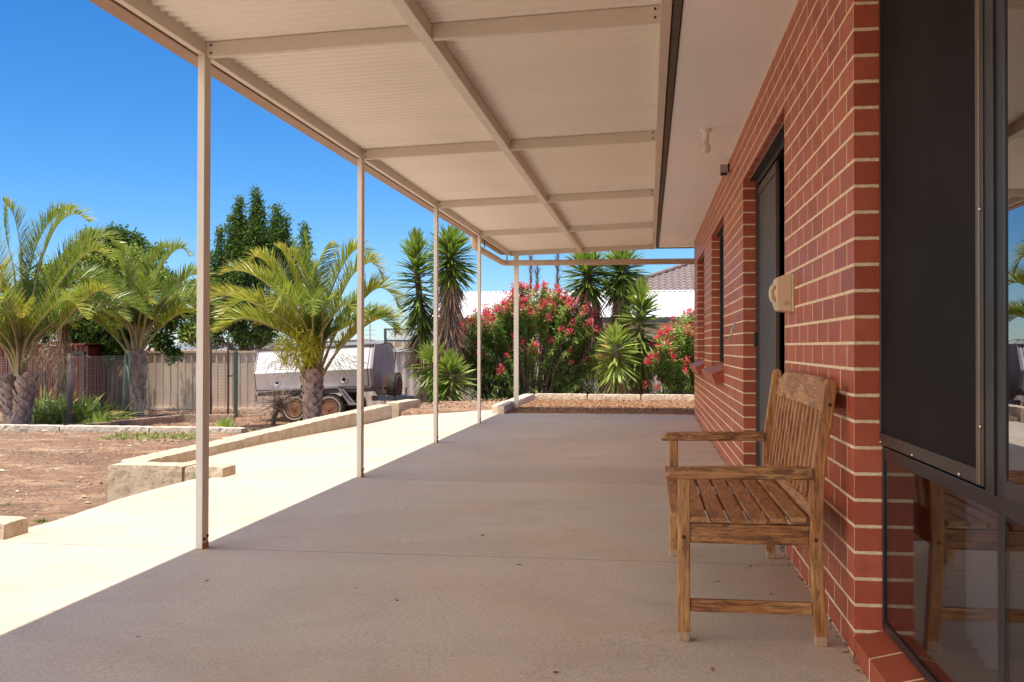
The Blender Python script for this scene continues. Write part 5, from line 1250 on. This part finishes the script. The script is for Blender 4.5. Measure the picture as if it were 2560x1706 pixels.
# bare trees far away
for i, (px, top, lab) in enumerate([(1327, 640, 'bare thin tree left of the pair beyond the white roof'), (1394, 622, 'tallest bare thin tree beyond the white roof, above the oleander'), (1343, 668, 'short bare sapling beside the left bare tree beyond the white roof')]):
    Y = 60; a = at(px, top, Y); t = empty('bare_tree', (a[0], Y, -.8), lab, 'tree', 'bare trees beyond the white roof')
    MB().tube([(a[0] + .1, Y, -.9), (a[0], Y, a[2] - 2), tuple(a)], [.10, .06, .012], 6).build('trunk', GREYBARK, t)
    m = MB(); k = 260; z = a[2] - rng.uniform(.1, 4.2, k); an = rng.uniform(0, 6.28, k); el = rng.uniform(.9, 1.4, k)
    P = np.stack([np.full(k, a[0]), np.full(k, Y), z], -1); d = np.stack([np.cos(an)*np.cos(el), np.sin(an)*np.cos(el), np.sin(el)], -1)
    m.blades(P, d, rng.uniform(.25, .9, k), .03, -.05, .5, stations=((0,1),(.5,.8)))
    m.build('branches', GREYBARK, t)

# strappy plant, agaves, dead shrub, cordyline
def tuft(name, c, n, L, wd, mat, label, cat, elr=(20, 85), droop=.5, tone=(.4, .25), sp=.12, group=None):
    a = rng.uniform(0, 2*math.pi, n); el = np.radians(rng.uniform(*elr, n))
    d = np.stack([np.cos(a)*np.cos(el), np.sin(a)*np.cos(el), np.sin(el)], -1)
    base = np.array(c) + rng.normal(0, sp, (n, 3)) * [1, 1, 0]
    o = MB().blades(base, d, rng.uniform(.7, 1.1, n) * L, wd, droop * rng.uniform(.5, 1.3, n), np.clip(rng.normal(*tone, n), 0, 1), roll=rng.normal(0, .5, n), stations=((0,.6),(.3,1),(.7,.8))).build(name, mat, attr=True)
    return tag(o, label, cat, group)
q = at(118, 1050, 21.9)
tuft('strappy_plant', (q[0], 22.3, -.8), 340, 1.35, .05, m_yucca, 'clump of long green strappy leaves between the forked palm and the timber post', 'strappy plant', sp=.34, droop=.55, tone=(.25, .25))
q = at(205, 1050, 22.6)
tuft('strappy_plant', (q[0], 23.1, -.8), 110, 1.1, .045, m_yucca, 'smaller strappy clump in front of the red shed wall', 'strappy plant', sp=.22, droop=.6, tone=(.35, .25))
def agave(c, label, s=1.0):
    t = empty('agave', c, label, 'agave', 'agaves along the lawn edge')
    n = 26; a = np.arange(n) * 2.4; el = np.radians(18 + 62 * np.arange(n) / n)
    d = np.stack([np.cos(a)*np.cos(el), np.sin(a)*np.cos(el), np.sin(el)], -1)
    MB().blades(np.tile(c, (n, 1)) + d*.02, d, .42 * s, .13 * s, -.08, rng.uniform(0, 1, n), roll=0, stations=((0,.55),(.25,.8),(.55,1),(.85,.45))).build('leaves', m_agave, t, attr=True)
q = at(255, 1073, 20.6); agave((q[0], 20.6, -.86), 'bright green agave rosette at the retaining edge below the middle palm', 1.05)
q = at(562, 1078, 20.2); agave((q[0], 20.2, -.88), 'small agave rosette at the retaining edge near the wire gate', .9)
# cordyline trunk with hanging brown leaves
q = at(158, 800, 22.9); t = empty('cordyline', (q[0], 22.9, -.8), 'cordyline with a long curtain of dead brown leaves behind the timber post', 'cordyline')
MB().tube([(q[0], 22.9, -.85), (q[0], 22.9, 1.9)], [.09, .06], 8).build('stem', GREYBARK, t, smooth=True)
k = 420; u = rng.uniform(0, 1, k); a = rng.uniform(0, 6.28, k); el = np.radians(rng.uniform(-89, -68, k))
MB().blades(np.stack([np.full(k, q[0]), np.full(k, 22.9), 1.8 - 1.4*u], -1), np.stack([np.cos(a)*np.cos(el), np.sin(a)*np.cos(el), np.sin(el)], -1), rng.uniform(.5, .95, k), .03, 0, rng.uniform(0, .8, k)).build('dead_leaf_skirt', m_dead, t, attr=True)
k = 170; a = rng.uniform(0, 6.28, k); el = np.radians(rng.uniform(-20, 85, k))
MB().blades(np.tile([q[0], 22.9, 1.9], (k, 1)), np.stack([np.cos(a)*np.cos(el), np.sin(a)*np.cos(el), np.sin(el)], -1), rng.uniform(.6, .9, k), .04, .2, np.clip(rng.normal(.6, .2, k), 0, 1)).build('leaves', m_yucca, t, attr=True)
# dead shrub by the trailer wheel
q = at(682, 1057, 22.2); t = empty('dead_shrub', (q[0], 22.2, -.8), 'small dead shrub with tangled bare twigs by the rear trailer wheel', 'shrub')
MB().tube(spline([(q[0], 22.2, -.85), (q[0] + .03, 22.2, -.6), (q[0] + .14, 22.2, -.42), (q[0] + .2, 22.2, -.2)], 8), np.linspace(.07, .03, 8), 8).build('stem', m_plain('dead_stem', (.16,.10,.075), .9, 0, .3, 9, bump=.5), t, smooth=True)
m = MB()
for i in range(150):
    p = np.array([q[0] + .15, 22.2, -.35]) + rng.normal(0, .06, 3); d = rng.normal(size=3) + [.2, 0, .3]; d /= np.linalg.norm(d); L_ = rng.uniform(.25, .62); k2 = p + d*L_*.5 + rng.normal(0, .05, 3)
    m.tube([p, k2, k2 + d*L_*.5 + rng.normal(0, .09, 3)], [.008, .005, .003], 3, caps=False)
m.build('twigs', m_plain('dead_twig', (.27,.18,.13), .9), t)
# little dark leaves and crumbs on the slab
m = MB()
for x, y in [(-1.0,3.9),(-.6,4.6),(.2,3.2),(.3,4.4),(.45,4.7),(-1.5,6.1),(-.9,5.3),(.12,2.7),(.35,3.9),(-1.9,4.1),(-1.2,5.0),(.5,4.2),(-.3,3.1),(.25,5.3),(.4,3.05)]:
    k = 2; m.blades(np.tile([x, y, .006], (k, 1)) + rng.normal(0, .006, (k, 3))*[1,1,0], rng.normal(size=(k, 3))*[1,1,.2], .018, .009, .1, .9)
m.build('leaf_crumbs', m_dead, kind='stuff', attr=True, label='tiny dark leaf crumbs scattered on the concrete', cat='debris')
k = 700; y = rng.uniform(3.2, 15, k)
MB().blades(np.stack([W - np.abs(rng.normal(0, .008, k)), y, np.full(k, .004)], -1), rng.normal(size=(k, 3))*[.4,1,.3], rng.uniform(.01, .04, k), .008, 0, rng.uniform(.6, 1, k)).build('wall_base_debris', m_dead, kind='stuff', attr=True, label='line of dark dirt and leaf bits where the concrete meets the brick wall', cat='debris')

# far-off belt of trees beyond the fence to the left
m = MB()
for i in range(46):
    cx0 = -110 + i * 1.75 + rng.normal(0, .5); cy0 = 52 + rng.normal(0, 3); hh = rng.uniform(2.2, 5.2); k = 26
    dd = rng.normal(size=(k, 3)); dd /= np.linalg.norm(dd, axis=1)[:, None]
    cc = np.array([cx0, cy0, -.8 + hh * .55]) + dd * rng.uniform(.4, 1, (k, 1)) * [1.9, 1.6, hh * .5]
    P = np.repeat(cc, 12, 0) + rng.normal(0, .35, (k * 12, 3)); P[:, 2] = np.maximum(P[:, 2], -.7)
    m.quads(P, rng.uniform(.3, .55, len(P)), np.clip(.45 + np.repeat(rng.normal(0, .2, k), 12) + rng.normal(0, .12, len(P)), 0, 1), aspect=.6, upb=.3)
m.build('treeline', m_tree, kind='stuff', attr=True, label='far-off belt of dark trees beyond the metal fence', cat='trees')
